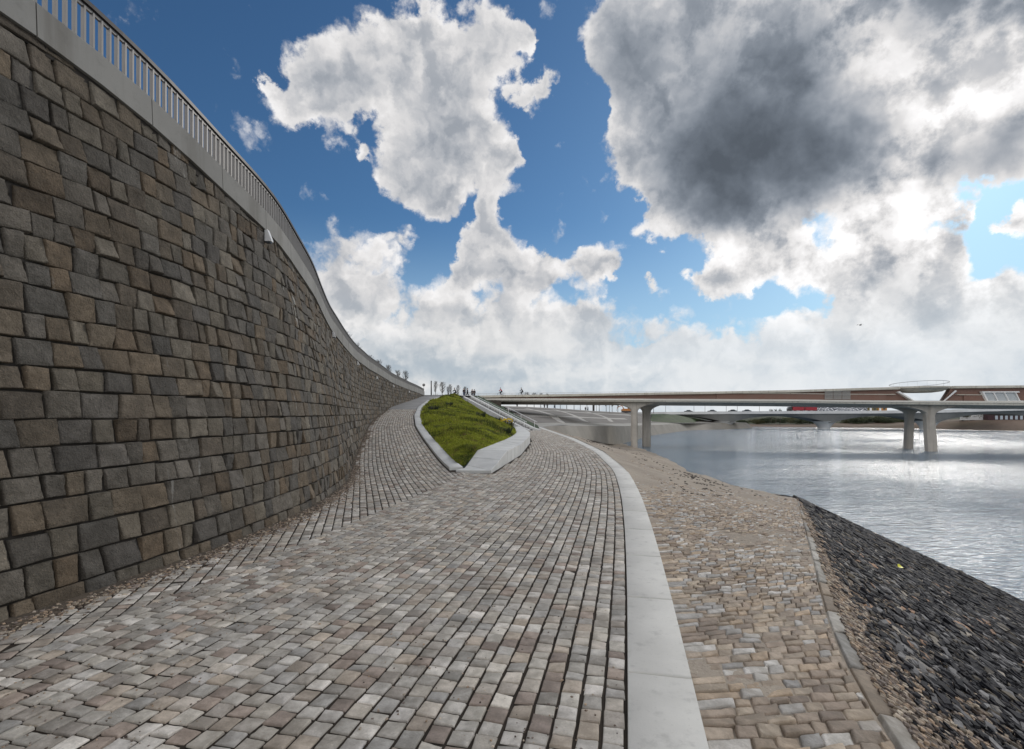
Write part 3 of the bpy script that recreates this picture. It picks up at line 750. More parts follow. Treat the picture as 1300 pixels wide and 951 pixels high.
loft_mesh('planted_mound', mound, 140, 40, MAT['soil'])
def blades(name, P_, hgt, wid, mat, seed=1, lean=.5, rnd=None):
    r_ = np.random.default_rng(seed); N = len(P_); an = r_.uniform(0, 2*np.pi, N); h = hgt*r_.uniform(.5, 1.4, N); w = wid*r_.uniform(.6, 1.4, N)
    dx, dy = np.cos(an), np.sin(an); la = r_.uniform(0, 2*np.pi, N); ll = h*r_.uniform(0, lean, N)
    V = np.stack([P_+np.stack([dx*w, dy*w, -.02*np.ones(N)], -1), P_-np.stack([dx*w, dy*w, .02*np.ones(N)], -1),
                  P_+np.stack([np.cos(la)*ll*.4-dx*w*.7, np.sin(la)*ll*.4-dy*w*.7, h*.55], -1), P_+np.stack([np.cos(la)*ll*.4+dx*w*.7, np.sin(la)*ll*.4+dy*w*.7, h*.55], -1),
                  P_+np.stack([np.cos(la)*ll, np.sin(la)*ll, h], -1)], 1).reshape(-1, 3)
    o = np.arange(N)*5
    return tag(np_mesh(name, V, np.stack([o, o+1, o+2, o+3], -1), np.stack([o+3, o+2, o+4], -1), [mat], {'rnd': np.repeat(r_.random((N, 3)) if rnd is None else rnd, 5, 0)}), kind='stuff')
N = 90000
t_ = rng.random(N); u_ = rng.uniform(-.012, 1.012, N); P_ = mound(t_, u_)
cl = fbm(P_[:, 0]*.9, P_[:, 1]*.9, 4, 21); 
hh = .05+.22*np.clip(cl-.42, 0, .4)*2
blades('grass', P_, hh, .014, MAT['grass'], 5, .8)
# leafy weeds and the yellow flowers at the foot of the stair
def tuft(name, loc, r, h, n, mat, label, cat, group=None, flower=None, seed=0):
    r_ = np.random.default_rng(seed); t = empty(name, loc, 0, label, cat, group)
    a = r_.uniform(0, 2*np.pi, n); q = r*np.sqrt(r_.random(n)); P2 = np.stack([np.cos(a)*q, np.sin(a)*q, np.zeros(n)], -1)
    o = blades('leaves', P2, h, .022, mat, seed, .9); del o['kind']; o.parent = t
    if flower:
        for i in range(n//5):
            mb = MB(); a_ = r_.uniform(0, 6.28); q_ = r*math.sqrt(r_.random()); c = Vector((math.cos(a_)*q_, math.sin(a_)*q_, h*r_.uniform(.8, 1.35)))
            pts = [(c.x+.055*math.cos(s*math.pi/3), c.y-.02+.02*math.sin(s*math.pi*2/3), c.z+.055*math.sin(s*math.pi/3)) for s in range(6)]
            mb.add([tuple(c)]+pts, [(0, 1+s, 1+(s+1) % 6) for s in range(6)]); fl_ = mb.build('flower', flower, t)
            MB().tube([(c.x*.7, c.y*.7, 0), (c.x, c.y+.01, c.z-.005)], .007, 4).build('stem', MAT['turf'], fl_)
    return t
yel = plain('yellow_petals', (.75, .55, .04), .6)
tuft('flower_clump', (-.85, 38.5, .62), .30, .50, 130, MAT['leaf_olive'], 'yellow flowers, left clump at the bench end of the grassy mound', 'flowers', 'yellow flowers on the mound', yel, 1)
tuft('flower_clump', (-.28, 38.8, .58), .34, .56, 150, MAT['leaf_olive'], 'yellow flowers, right clump beside the concrete bench', 'flowers', 'yellow flowers on the mound', yel, 2)
for k, (t0, u0, lab) in enumerate([(.34,.93,'dark green weed tuft low on the mound beside the bench'),(.47,.62,'dark weed tuft in the middle of the mound'),(.62,.28,'small dark weed tuft high on the mound'),
                                   (.52,.12,'dark weed tuft against the ramp kerb of the mound'),(.55,.82,'dark weed tuft right of the middle of the mound')]):
    p = mound(np.array([t0]), np.array([u0]))[0]
    tuft('weed_tuft', tuple(p), .28+.05*(k % 2), .30, 150, MAT['leaf_dark'], lab, 'weed', 'weed tufts on the mound', None, 30+k)

# ---------------------------------------------------------------- stair down from the bridge head
s0 = Vector((-6.2, 61.0, 3.80)); s1 = Vector((1.35, 50.3, 0.0)); run = (s1-s0); run.z = 0; L = run.length; dv = run.normalized(); nv = Vector((-dv.y, dv.x, 0))
stair = empty('stairway', tuple(s1), 0, 'concrete stairway with two white handrails descending right behind the grassy mound', 'stairs')
ns = 24; m = MB()
for k in range(ns):
    a, b_ = k/ns, (k+1)/ns; z_t = 3.8*(1-a)-3.8/ns; p = s0+dv*(L*a); q = s0+dv*(L*b_)
    w0, w1 = nv*.30, nv*1.25
    m.sweep([[tuple(p+w0-s1+Vector((0, 0, z_t-3.8-.7))), tuple(p+w0-s1+Vector((0, 0, z_t-3.8))), tuple(q+w0-s1+Vector((0, 0, z_t-3.8))), tuple(q+w0-s1+Vector((0, 0, z_t-3.8-.7)))],
             [tuple(p+w1-s1+Vector((0, 0, z_t-3.8-.7))), tuple(p+w1-s1+Vector((0, 0, z_t-3.8))), tuple(q+w1-s1+Vector((0, 0, z_t-3.8))), tuple(q+w1-s1+Vector((0, 0, z_t-3.8-.7)))]])
m.build('step_flight', MAT['pave'], stair)
for w, nm in ((0, 'cheek_wall'), (1.25, 'cheek_wall')):
    secs = []
    for a in (0, .94, 1.03):
        p = s0+dv*(L*a)-s1; zc = 3.8*(1-a)+.12-3.8 if a < .95 else .10-3.8
        secs.append([tuple(p+nv*w+Vector((0, 0, zc-1.1))), tuple(p+nv*w+Vector((0, 0, zc))), tuple(p+nv*(w+.30)+Vector((0, 0, zc))), tuple(p+nv*(w+.30)+Vector((0, 0, zc-1.1)))])
    MB().sweep(secs).build(nm, MAT['bench'], stair)
for w, a0 in ((.12, .28), (1.4, .60)):
    m = MB(); f = lambda a, h: tuple(s0+dv*(L*a)+nv*w-s1+Vector((0, 0, 3.8*(1-a)+h-3.8)))
    m.tube([f(a0, .86), f(.97, .86), f(1.0, .86)], .032, 8)
    for a in np.linspace(a0+.02, .97, 5 if w < 1 else 3): m.tube([f(a, 0), f(a, .86)], .02, 6)
    m.build('handrail', MAT['white'], stair)

# ---------------------------------------------------------------- river bank: loft kerb > slab line > waterline > river bed
SEC = [ # kerb, slab line / middle, waterline
 ((-1.2,-6,0),(-.2,-6,-.19),(14,-6)),((.41,0,0),(1.4,.2,-.19),(16,3)),((1.16,3.29,0),(2.33,3.65,-.19),(17.5,9)),((1.58,4.83,0),(3.66,6.1,-.33),(18.8,15)),
 ((1.92,6.76,0),(5.3,9.2,-.5),(20,20)),((2.45,9.4,0),(7.9,14.1,-.8),(21.5,28)),((2.95,12.3,0),(11.1,20,-1.6),(23,35.5)),((3.55,16.3,0),(15.3,27.7,-2.9),(24.3,41.5)),
 ((4.03,21.7,0),(19.6,36.8,-4.55),(24.9,44.9)),((4.17,27,0),(18.5,40.5,-4.4),(23.8,46.3)),((4.24,31,0),(15.5,41.5,-3.7),(21.9,46.9)),((4.27,34.5,0),(14,43.5,-3.7),(20.9,49.2)),
 ((4.2,40,0),(14,50,-3.7),(21.0,56.5)),((4.05,47,0),(14.5,58.5,-3.7),(23.2,67.7)),((3.85,54,0),(15.5,71,-3.8),(25.6,84.4)),((3.7,62,-.05),(17,88,-4.2),(27,104.6)),
 ((3.7,68,-.25),(18,94,-4.5),(27.6,112)),((6.2,75,-.85),(19,100,-4.8),(27.8,119)),((9,82,-1.5),(20,106,-5.1),(27.6,124)),((17.4,101,-3.6),(22.5,114,-5.2),(26.6,127))]
K3 = np.array([s[0] for s in SEC], float); S3 = np.array([s[1] for s in SEC], float); W3 = np.array([(*s[2], -5.7) for s in SEC], float)
nS = len(SEC); tt = np.linspace(0, nS-1, 1200)
def sm(A_):
    k = np.exp(-.5*(np.arange(-90, 91)/26)**2); k /= k.sum()
    return np.stack([np.convolve(np.pad(np.interp(tt, np.arange(nS), A_[:, c]), 90, mode='reflect', reflect_type='odd'), k, 'valid') for c in range(3)], -1)
K3s, S3s, W3s = sm(K3), sm(S3), sm(W3)
# the first curve must follow the kerb itself
for i in range(len(tt)):
    if K3s[i, 1] < 64: K3s[i, 0] = float(ki(K3s[i, 1]))+.385
out = W3s-S3s; out[:, 2] = 0; out /= np.linalg.norm(out, axis=1)[:, None]; U3s = W3s+out*9; U3s[:, 2] = -9
def bank(t, u):
    """t in section numbers; u 0..1 kerb to slab line, 1..2 to the waterline, 2..3 under water"""
    k = np.clip(t, 0, nS-1)*(1199/(nS-1)); ix = np.arange(1200)
    g_ = lambda A_: np.stack([np.interp(k, ix, A_[:, c]) for c in range(3)], -1)
    a, b_, c, d = g_(K3s), g_(S3s), g_(W3s), g_(U3s); u = np.asarray(u)[..., None]
    return np.where(u < 1, a+(b_-a)*u, np.where(u < 2, b_+(c-b_)*(u-1), c+(d-c)*(u-2)))
def bank_sand(T_, U_):
    t = T_*(nS-1-1.0)+1.0; u = U_*3; p = bank(t, u)
    amp = np.clip((t-6)/3, 0, 1); edge = np.clip(u*6, 0, 1)
    n = (fbm(p[..., 0]*.55, p[..., 1]*.3, 4, 8)-.5)*.75*amp*edge*np.clip((2.6-u), 0, 1)+(fbm(p[..., 0]*5, p[..., 1]*5, 3, 18)-.5)*(.02+.07*amp)*edge
    cover = (np.clip((t-4.3)/3.0, 0, 1)*.035+(fbm(p[..., 0]*1.1, p[..., 1]*1.1, 3, 60)-.5)*.03)*(u < 1.02)
    lower = np.where((u > 1.02) & (t < 8.6), -.07, 0)
    p[..., 2] += n+cover+lower-.016*(1-amp)
    return p
loft_mesh('sand_bank', bank_sand, 900, 150, MAT['sand'], flip=True)
# dark stone revetment below the slab line
def rev(T_, U_):
    t = T_*7.75+.8; u = 1.02+U_*1.5; fade = np.clip((8.55-t)/.5, 0, 1); p = bank(t, u); p[..., 2] += -.02+(fbm(p[..., 0]*6, p[..., 1]*6, 3, 28)-.5)*.12-(1-fade)*.25; return p
loft_mesh('revetment', rev, 500, 110, MAT['basalt_bed'], flip=True)
def slope_of(t, u):
    p0 = bank(t, u); p1 = bank(t, u+.01); p2 = bank(t+.01, u); e1 = p1-p0; e2 = p2-p0; n = np.cross(e1, e2); n = n*np.sign(n[:, 2:3]); return p0, -n[:, 0]/n[:, 2], -n[:, 1]/n[:, 2], e2
N = 170000
t_ = 1.0+7.5*rng.random(N)**1.35; u_ = 1.03+rng.random(N)**.9*1.05
wd = rng.random(N) < 1
p, sx, sy, e2 = slope_of(t_, u_)
dist = np.hypot(p[:, 0], p[:, 1]); keep = (rng.random(N) < np.clip(1.5-dist/60, .35, 1)); t_, u_, p, sx, sy, e2, dist = [a[keep] for a in (t_, u_, p, sx, sy, e2, dist)]
ang = np.arctan2(e2[:, 1], e2[:, 0]); n = len(p)
light = rng.random(n); rr = rng.random((n, 3))
size = np.clip(.009+.0016*dist, .012, .05)*rng.choice([.7, 1., 1.3, 2.1], n, p=[.4, .35, .2, .05])
pebbles('basalt_stones', p[:, 0], p[:, 1], p[:, 2]+.01+rng.uniform(-.02, .03, n), size, MAT['basalt'], flat=.7, along=ang, stretch=2.2, seed=12, nrm=(sx, sy), rnd=rr)
# pale gravel washed over the upper edge of the revetment
N = 24000; t_ = 1.2+6.6*rng.random(N)**1.3; u_ = 1.0+np.abs(rng.normal(0, .024, N))*(1.2+1.2*fbm(t_*3, t_*0, 3, 77))+.012
p, sx, sy, e2 = slope_of(t_, u_)
pebbles('washed_gravel', p[:, 0], p[:, 1], p[:, 2]+rng.uniform(-.01, .03, N), .014+.0007*np.hypot(p[:, 0], p[:, 1]), MAT['gravel'], seed=13, nrm=(sx, sy))
N = 5200; t_ = 1.2+7.2*rng.random(N)**1.3; u_ = 1.05+rng.random(N)*.9; p, sx, sy, e2 = slope_of(t_, u_)
pale = stone_mat('pale_drift', [(.26,.25,.24),(.20,.20,.21),(.34,.31,.27),(.16,.16,.165),(.34,.22,.15),(.24,.24,.25),(.14,.14,.15),(.18,.18,.19)], scale=3, dirt=.1)
pebbles('pale_stones', p[:, 0], p[:, 1], p[:, 2]+.035, np.clip(.022+.0016*np.hypot(p[:, 0], p[:, 1]), .02, .06), pale, along=np.arctan2(e2[:, 1], e2[:, 0]), stretch=3.0, flat=.4, seed=14, nrm=(sx, sy))
# bricks of the apron, laid in courses across the slope
TS = np.linspace(1.0, 8.0, 4000); MP = bank(TS, np.full(4000, .5)); MS = np.concatenate([[0], np.cumsum(np.linalg.norm(np.diff(MP, axis=0), axis=1))])
Cb = []; s = .05
while s < MS[-1]:
    wr = random.uniform(.092, .115)*(1+.010*s); ta, tb = np.interp([s, s+wr], MS, TS); a_ = bank(np.array([ta]), np.array([0.0]))[0]; b_ = bank(np.array([ta]), np.array([1.0]))[0]; Lr = np.linalg.norm(b_-a_)
    e = np.cumsum(np.concatenate([[.01+random.random()*.15], rng.uniform(.12, .25, int(Lr/.12)+2)])); e = e[e < Lr-.02]; e = np.append(e, Lr-.01); e[0] = .015
    gp = .0045
    for i in range(len(e)-1):
        u0, u1 = (e[i]+gp)/Lr, (e[i+1]-gp)/Lr
        if u1-u0 < .01: continue
        j = lambda: random.gauss(0, .004)
        eps = gp*(tb-ta)/wr
        q = bank(np.array([tb-eps, ta+eps, ta+eps, tb-eps])+rng.normal(0, .0035, 4)*(tb-ta)*10*.4, np.array([u0, u0, u1, u1])+rng.normal(0, .004, 4)/Lr)
        cov = fbm(np.array(q[0][0]*1.1), np.array(q[0][1]*1.1), 3, 60); dz = rng.normal(0, .004)-.018*max(0, cov-.55)*3
        q[:, 2] += dz; Cb.append(q)
    s += wr
C = np.array(Cb); Nn = np.cross(C[:, 1]-C[:, 0], C[:, 3]-C[:, 0]); Nn /= np.linalg.norm(Nn, axis=1, keepdims=True)
fl = Nn[:, 2].mean() < 0
if fl: Nn = -Nn
V, Q, A = block_mesh(C, Nn, n=4, depth=.04, r=.009, e=.09, rough=.0022)
tag(np_mesh('brick_apron', V, Q[:, ::-1] if fl else Q, mats=[MAT['brick']], attrs={'rnd': A}, smooth=True), kind='structure')
print('bricks', len(C))
# line of grey slabs that ends the apron
Cb = []; s_ = 1.0
SP = bank(TS, np.full(4000, 1.0)); SS = np.concatenate([[0], np.cumsum(np.linalg.norm(np.diff(SP, axis=0), axis=1))]); a = .1
while a < SS[-1]-1:
    L_ = random.uniform(.55, .8); ta, tb = np.interp([a+.012, a+L_-.012], SS, TS); Lr = np.linalg.norm(bank(np.array([ta]), np.array([1.0]))-bank(np.array([ta]), np.array([2.0])))
    w = .17+.018*a**.9
    q = bank(np.array([tb, ta, ta, tb]), np.array([1.0, 1.0, 1.0, 1.0])); dn = bank(np.array([tb, ta, ta, tb]), np.array([2.0]*4))-q; dn /= np.linalg.norm(dn, axis=1)[:, None]
    q = q+dn*np.array([.03, .03, w, w])[:, None]; q[:, 2] += .02+random.gauss(0, .008); Cb.append(q); a += L_
C = np.array(Cb); Nn = np.cross(C[:, 1]-C[:, 0], C[:, 3]-C[:, 0]); Nn /= np.linalg.norm(Nn, axis=1, keepdims=True); fl = Nn[:, 2].mean() < 0
if fl: Nn = -Nn
V, Q, A = block_mesh(C, Nn, n=3, depth=.10, r=.01, e=.04, rough=.0015)
tag(np_mesh('edge_slabs', V, Q[:, ::-1] if fl else Q, mats=[MAT['slab']], attrs={'rnd': A}, smooth=True), kind='structure')
# dark flotsam and loose stones left on the sand in streaks
N = 2600; t_ = rng.uniform(5.5, 15.5, N); u_ = np.where(rng.random(N) < .6, .42+.10*(t_-10)/5+rng.normal(0, .07, N), rng.uniform(.1, 1.9, N)); cl = fbm(t_*4, u_*6, 3, 90); k = (cl > .50) & (u_ > .03) & (u_ < 1.5) & (u_ < 1.95); t_, u_ = t_[k], u_[k]
p = bank_sand((t_-1.0)/(nS-2), u_/3); keepn = len(p)
flot = stone_mat('flotsam_stones', [(.05,.045,.04),(.09,.08,.07),(.20,.17,.14),(.035,.03,.03)], scale=3, dirt=0)
pebbles('shore_debris', p[:, 0], p[:, 1], p[:, 2]+.01, .007+.0008*p[:, 1], flot, seed=15, stretch=1.6)
# yellow leaf on the stones
lf = MB(); lx, ly, lz = 0, 0, 0
lf.add([(-.05, 0, 0), (-.02, -.03, .012), (.03, -.032, .02), (.07, 0, .01), (.03, .032, .025), (-.02, .03, .02), (0, 0, .005)], [(6, 0, 1), (6, 1, 2), (6, 2, 3), (6, 3, 4), (6, 4, 5), (6, 5, 0)])
tl, ul = 4.2, 1.35
best = None
for tl in np.linspace(2, 7, 120):
    for ul in np.linspace(1.05, 1.9, 60):
        q = bank(np.array([tl]), np.array([ul]))[0]; ex = abs(HX+F*q[0]/q[1]-1139)+abs(HY-F*(q[2]-EYE)/q[1]-728)
        if best is None or ex < best[0]: best = (ex, q)
q = best[1]; o = lf.build('leaf', plain('yellow_leaf', (.75, .70, .02), .5)); o.location = (q[0], q[1]-.05, q[2]+.14); o.scale = (1.5, 1.5, 1.5); o.rotation_euler = (.5, .2, .6)
tag(o, 'bright yellow leaf lying on the dark stones of the river bank', 'leaf')

# ---------------------------------------------------------------- water and wide land
def polysheet(name, pts, mat, kind='structure'):
    me = bpy.data.meshes.new(name); me.from_pydata([tuple(map(float, p)) for p in pts], [], [tuple(range(len(pts)))]); me.materials.append(mat); return tag(put(name, me), kind=kind)
polysheet('water', [(-5000,-3000,-5.7),(6000,-3000,-5.7),(6000,6500,-5.7),(-5000,6500,-5.7)], MAT['water'])
MAT['land'] = sand_mat('land', (.05,.055,.03), (.04,.05,.025), .05, .2, .4)
polysheet('ground', [(-5000,-3000,-9.2),(6000,-3000,-9.2),(6000,6500,-9.2),(-5000,6500,-9.2)], MAT['land'])
def loft2(name, lines, mat, nt=80, nu=6, kind='structure', noise=0, flip=False, thick=None):
    LL = [along(np.array(l, float), nt) for l in lines]; V = []
    for a, b_ in zip(LL[:-1], LL[1:]):
        for u in np.linspace(0, 1, nu)[:-1]: V.append(a*(1-u)+b_*u)
    V.append(LL[-1]); V = np.array(V)
    if noise: V[..., 2] += (fbm(V[..., 0]*.3, V[..., 1]*.3, 4, 3)-.5)*noise
    nr = len(V); i, j = np.meshgrid(np.arange(nr-1), np.arange(nt-1), indexing='ij'); b0 = (i*nt+j).ravel(); q = np.stack([b0, b0+1, b0+nt+1, b0+nt], -1)
    if flip: q = q[:, ::-1]
    return tag(np_mesh(name, V.reshape(-1, 3), q, mats=[mat], smooth=True), kind=kind)
# plateau behind the wall and the bridge head
pl = [(float(wallx(y, zt(y)))-.12, y, float(zt(y))+.0) for y in (-8, 0, 6, 10, 15, 25, 35, 45, 55, 59.6)]
pl2 = [(p[0]-4, p[1]+(0 if p[1] < 50 else 1.5), p[2]+.02) for p in pl]; pl3 = [(-30, y, 5.1) for y in (-8, 0, 6, 10, 15, 25, 35, 45, 60, 72)]; pl4 = [(-700, p[1]+(0 if p[1] < 50 else 60), 5.2) for p in pl3]
loft2('plateau', [pl, pl2, pl3, pl4], MAT['pave'], 60)
rx = [(float(bx(59.0))-3.5, 59.6, 3.83), (-6.2, 60.0, 3.82)]
loft2('upper_ground', [[(-13.5, 59.5, 3.80), (-6.1, 60.0, 3.80), (-5.0, 61.3, 3.80)], [(-16, 66, 4.1), (-6.5, 66, 4.05), (-4.3, 66, 4.0)], [(-40, 78, 4.6), (-8, 78, 4.5), (-5.6, 78, 4.4)], [(-70, 96, 5.1), (-10, 96, 5.05), (-6.2, 96, 5.0)],
      [(-90, 125, 5.2), (-12, 125, 5.2), (-7, 125, 5.2)], [(-300, 175, 5.2), (-30, 175, 5.2), (-9, 175, 5.2)], [(-300, 190, 3), (-30, 190, 3.2), (-9, 190, 3.2)]], MAT['pave'], 30, 5)
# slope beside the stair, grassed
top_l = [(-4.9,61.4,3.75),(-4.6,66,4.0),(-5.6,78,4.4),(-6.2,96,5.0),(-7,125,5.2),(-8,175,5.2)]
bot_l = [(2.3,51.2,-.05),(3.2,60,0),(3.6,72,0),(3.2,82,.12),(-.9,115,2.2),(-2.6,150,3.8)]
loft2('grass_slope', [top_l, bot_l], MAT['turf'], 120, 20, noise=.25)
loft2('promenade', [[(.2,51.0,-.004),(3.9,51.0,-.004)],[(3.0,60,-.004),(3.9,60,-.004)],[(3.0,67,-.01),(3.9,67.5,-.01)],[(3.0,72,0),(6.4,75.2,-.02)],[(2.6,84,.06),(9.4,84,-.15)]], MAT['pave'], 20, 6)
# terrace and the sloping quay wall below it
R_top = [(3.8,66,-.02),(6.6,74,-.05),(9.6,84,-.30),(18.6,104,-.86),(28.3,130,-1.5),(46.6,176,-2.30),(78,230,-2.9),(108,252,-2.95),(120,262,-2.95)]
R_foot = [(4.2,66,-.35),(6.9,74,-1.2),(10.2,82,-2.0),(18.2,101,-4.2),(27.3,126,-6.2),(46.5,171,-6.3),(77.0,223.5,-6.2),(109,246,-6.2),(124,262,-6.2)]
T_bot = [(2.6,80,.12),(5.2,86,.1),(7.4,92,.05),(15,112,-.35),(25,135,-.95),(49.6,186,-1.8),(82,240,-2.6),(108,262,-2.7)]
T_top = [(-2.6,150,3.9),(4,158,3.8),(18,175,3.3),(30,192,2.7),(50,217,2.0),(62,236,1.6),(80,262,1.2),(84,275,.8)]
loft2('quay_slope', [R_foot, R_top], concrete('quay_paving', (.27,.25,.215), stain=.4, scale=.3), 160, 6, noise=.0)
loft2('quay_walk', [R_top, T_bot], concrete('quay_walk', (.35,.335,.30), stain=.3, scale=.4), 120, 4)
TT = along(np.array(T_top), 200); TB = along(np.array(T_bot), 200)
def terr(u, v, dz=0):  # u 0..1 along, v 0..1 up
    a = np.array([np.interp(u*199, np.arange(200), TB[:, k]) for k in range(3)]); b_ = np.array([np.interp(u*199, np.arange(200), TT[:, k]) for k in range(3)]); p = a*(1-v)+b_*v; p[2] += dz; return tuple(p)
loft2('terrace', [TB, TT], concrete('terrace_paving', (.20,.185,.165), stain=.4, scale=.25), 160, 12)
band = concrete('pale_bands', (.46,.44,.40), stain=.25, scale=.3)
def strip(p0, p1, w, up_=.06, n=24):
    m = MB(); secs = []
    for k in range(n+1):
        f = k/n; u = p0[0]+(p1[0]-p0[0])*f; v = p0[1]+(p1[1]-p0[1])*f; c = Vector(terr(u, v)); e = .004
        d = (Vector(terr(u+(p1[0]-p0[0])*e, v+(p1[1]-p0[1])*e))-c).normalized(); s_ = d.cross(Vector((0, 0, 1))).normalized()
        # side direction lies in the slope
        nrm = Vector(terr(u, min(v+.01, 1.01)))-c; ax = Vector(terr(u+.005, v))-c; nn = ax.cross(nrm).normalized(); nn = nn if nn.z > 0 else -nn; s_ = d.cross(nn).normalized()
        secs.append([tuple(c-s_*w/2-nn*.1), tuple(c-s_*w/2+nn*up_), tuple(c+s_*w/2+nn*up_), tuple(c+s_*w/2-nn*.1)])
    m.sweep(secs); return m
def terr_uv(px, py):
    best = None
    for u in np.linspace(0, 1, 161):
        for v in np.linspace(0, 1, 41):
            q = terr(u, v); e = (HX+F*q[0]/q[1]-px)**2+((HY-F*(q[2]-EYE)/q[1]-py)*3)**2
            if best is None or e < best[0]: best = (e, u, v)
    return best[1], best[2]
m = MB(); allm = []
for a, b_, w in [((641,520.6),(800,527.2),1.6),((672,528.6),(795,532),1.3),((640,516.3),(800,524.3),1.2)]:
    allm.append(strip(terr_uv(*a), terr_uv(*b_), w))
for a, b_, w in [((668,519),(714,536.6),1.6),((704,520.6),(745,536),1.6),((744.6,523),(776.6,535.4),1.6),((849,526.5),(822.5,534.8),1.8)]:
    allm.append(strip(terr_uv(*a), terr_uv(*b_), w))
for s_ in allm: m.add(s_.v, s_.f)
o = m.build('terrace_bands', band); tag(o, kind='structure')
# grassed mound at the end of the terrace
loft2('grass_mound', [[(50,190,-1.72),(60,205,-1.95),(72,222,-2.3),(86,240,-2.58)],[(58,212,.6),(68,225,1.25),(76,236,1.0),(90,250,-1.6)],[(64,236,1.55),(74,248,1.5),(84,262,1.0),(100,262,-2.0)]], MAT['turf'], 60, 10, noise=.3)
# land behind the terrace and across the water
loft2('far_ground', [T_top, [(-40,330,3.2),(0,330,3),(30,330,2.2),(60,330,1.4),(80,320,1.0),(90,310,.6),(96,300,-1),(96,290,-3)], [(-600,3000,1),(0,3000,1),(200,3000,1),(300,3000,.5),(400,3000,.5),(450,3000,0),(480,3000,0),(500,3000,0)]], MAT['land'], 60, 4)
shore = [(60,330,-6),(110,296,-6),(150,279,-6),(190,262,-6),(203,240,-6),(209,224,-6),(216,213,-6),(300,190,-6),(520,150,-6)]
bank1 = [(60,338,-5.1),(113,304,-5.1),(154,287,-5.1),(196,270,-4.6),(212,250,-2.2),(221,240,-1.3),(232,231,-1.2),(310,205,-1.1),(530,165,-1)]
bank2 = [(60,360,-4.9),(125,330,-4.9),(170,312,-4.8),(220,300,-3.6),(250,290,-1.5),(262,275,-1.2),(275,262,-1.1),(340,240,-1),(560,200,-1)]
back = [(60,3500,-1),(500,3500,-1),(900,3500,-1),(1500,3500,-1),(2200,3400,-1),(3000,3000,-1),(3600,2600,-1),(4200,2000,-1),(4800,1200,-1)]
loft2('far_bank', [shore, bank1, bank2], sand_mat('far_bank_sand', (.20,.145,.11), (.13,.105,.075), .12, .4, .7), 90, 8, noise=.5)
loft2('far_land', [bank2, back], MAT['land'], 40, 4)

# grit and crumbs lying on the setts
N = 5000; yy = 2.2+14*rng.random(N)**1.6; xx = wallx(yy, 0)+.15+(ki(yy)-wallx(yy, 0)-.2)*rng.random(N)**2.2; k = (fbm(xx*.8, yy*.8, 3, 44) > .44) & ((yy < 14) | (xx > .6)) ; xx, yy = xx[k], yy[k]
pebbles('grit', xx, yy, .003+0*xx, .0045, MAT['gravel'], seed=51)
# ---------------------------------------------------------------- pedestrian bridge
near_line = np.array([(-16,113.2),(-7.7,112),(8,109.3),(25,105.8),(57,101.3),(82,98.3),(100,96.8),(150,93),(230,88),(300,84)])
BL = Curve(np.interp(np.linspace(-16, 300, 900), near_line[:, 0], near_line[:, 1]), np.linspace(-16, 300, 900))
def bl_y(x): return np.interp(x, BL.x, BL.y)
def low_top(x): return np.interp(x, [-16,6,25,57,70,97,150,300], [4.98,4.90,4.72,4.42,4.22,3.98,3.75,3.4])
def low_bot(x): return np.interp(x, [-16,6,25,57,70,97,150,300], [4.38,4.22,4.03,3.72,3.46,3.13,2.9,2.5])
def up_top(x): return np.interp(x, [-16,-2,8,25,41,57,70,84,97,140,300], [5.55,5.75,5.82,6.02,6.2,6.42,6.80,7.05,7.12,7.15,6.4])
X0, Y0, Z0 = 30.0, 105.0, 0.0
bridge = empty('footbridge', (X0, Y0, Z0), 0, 'long low footbridge of pale concrete with brown brick sides on paired piers, nearest bridge', 'bridge')
def fr(x, v, z):   # v metres back from the near edge
    return (x-X0, float(bl_y(x))+v-Y0, z-Z0)
xs = np.concatenate([np.linspace(-14, 130, 97), np.linspace(140, 290, 12)])
def rib(prof, xs=xs):
    return [[fr(x, v, z) for v, z in prof(x)] for x in xs]
# lower deck with two fascias
MB().sweep(rib(lambda x: [(0, low_top(x)-.04), (.06, low_top(x)), (12.4, low_top(x)), (12.4, low_bot(x)+.1), (10.2, low_bot(x)-.02), (2.2, low_bot(x)-.02), (.5, low_bot(x)+.03), (.10, low_bot(x)+.10)])).build('deck', MAT['deck'], bridge)
MB().sweep(rib(lambda x: [(-.10, low_top(x)-.30), (-.10, low_top(x)+.03), (.22, low_top(x)+.05), (.22, low_top(x)+.002), (-.003, low_top(x)-.05), (-.003, low_top(x)-.32)])).build('deck_edge', plain('pale_edge_concrete', (.66, .63, .56), .8), bridge)
MB().sweep(rib(lambda x: [(2.6, low_bot(x)-.03), (9.8, low_bot(x)-.03), (8.8, low_bot(x)-.50), (3.6, low_bot(x)-.50)])).build('girder', MAT['deck_dark'], bridge)
CUT0, CUT1 = 76.2, 85.6     # the opening in the raised deck above the river pier
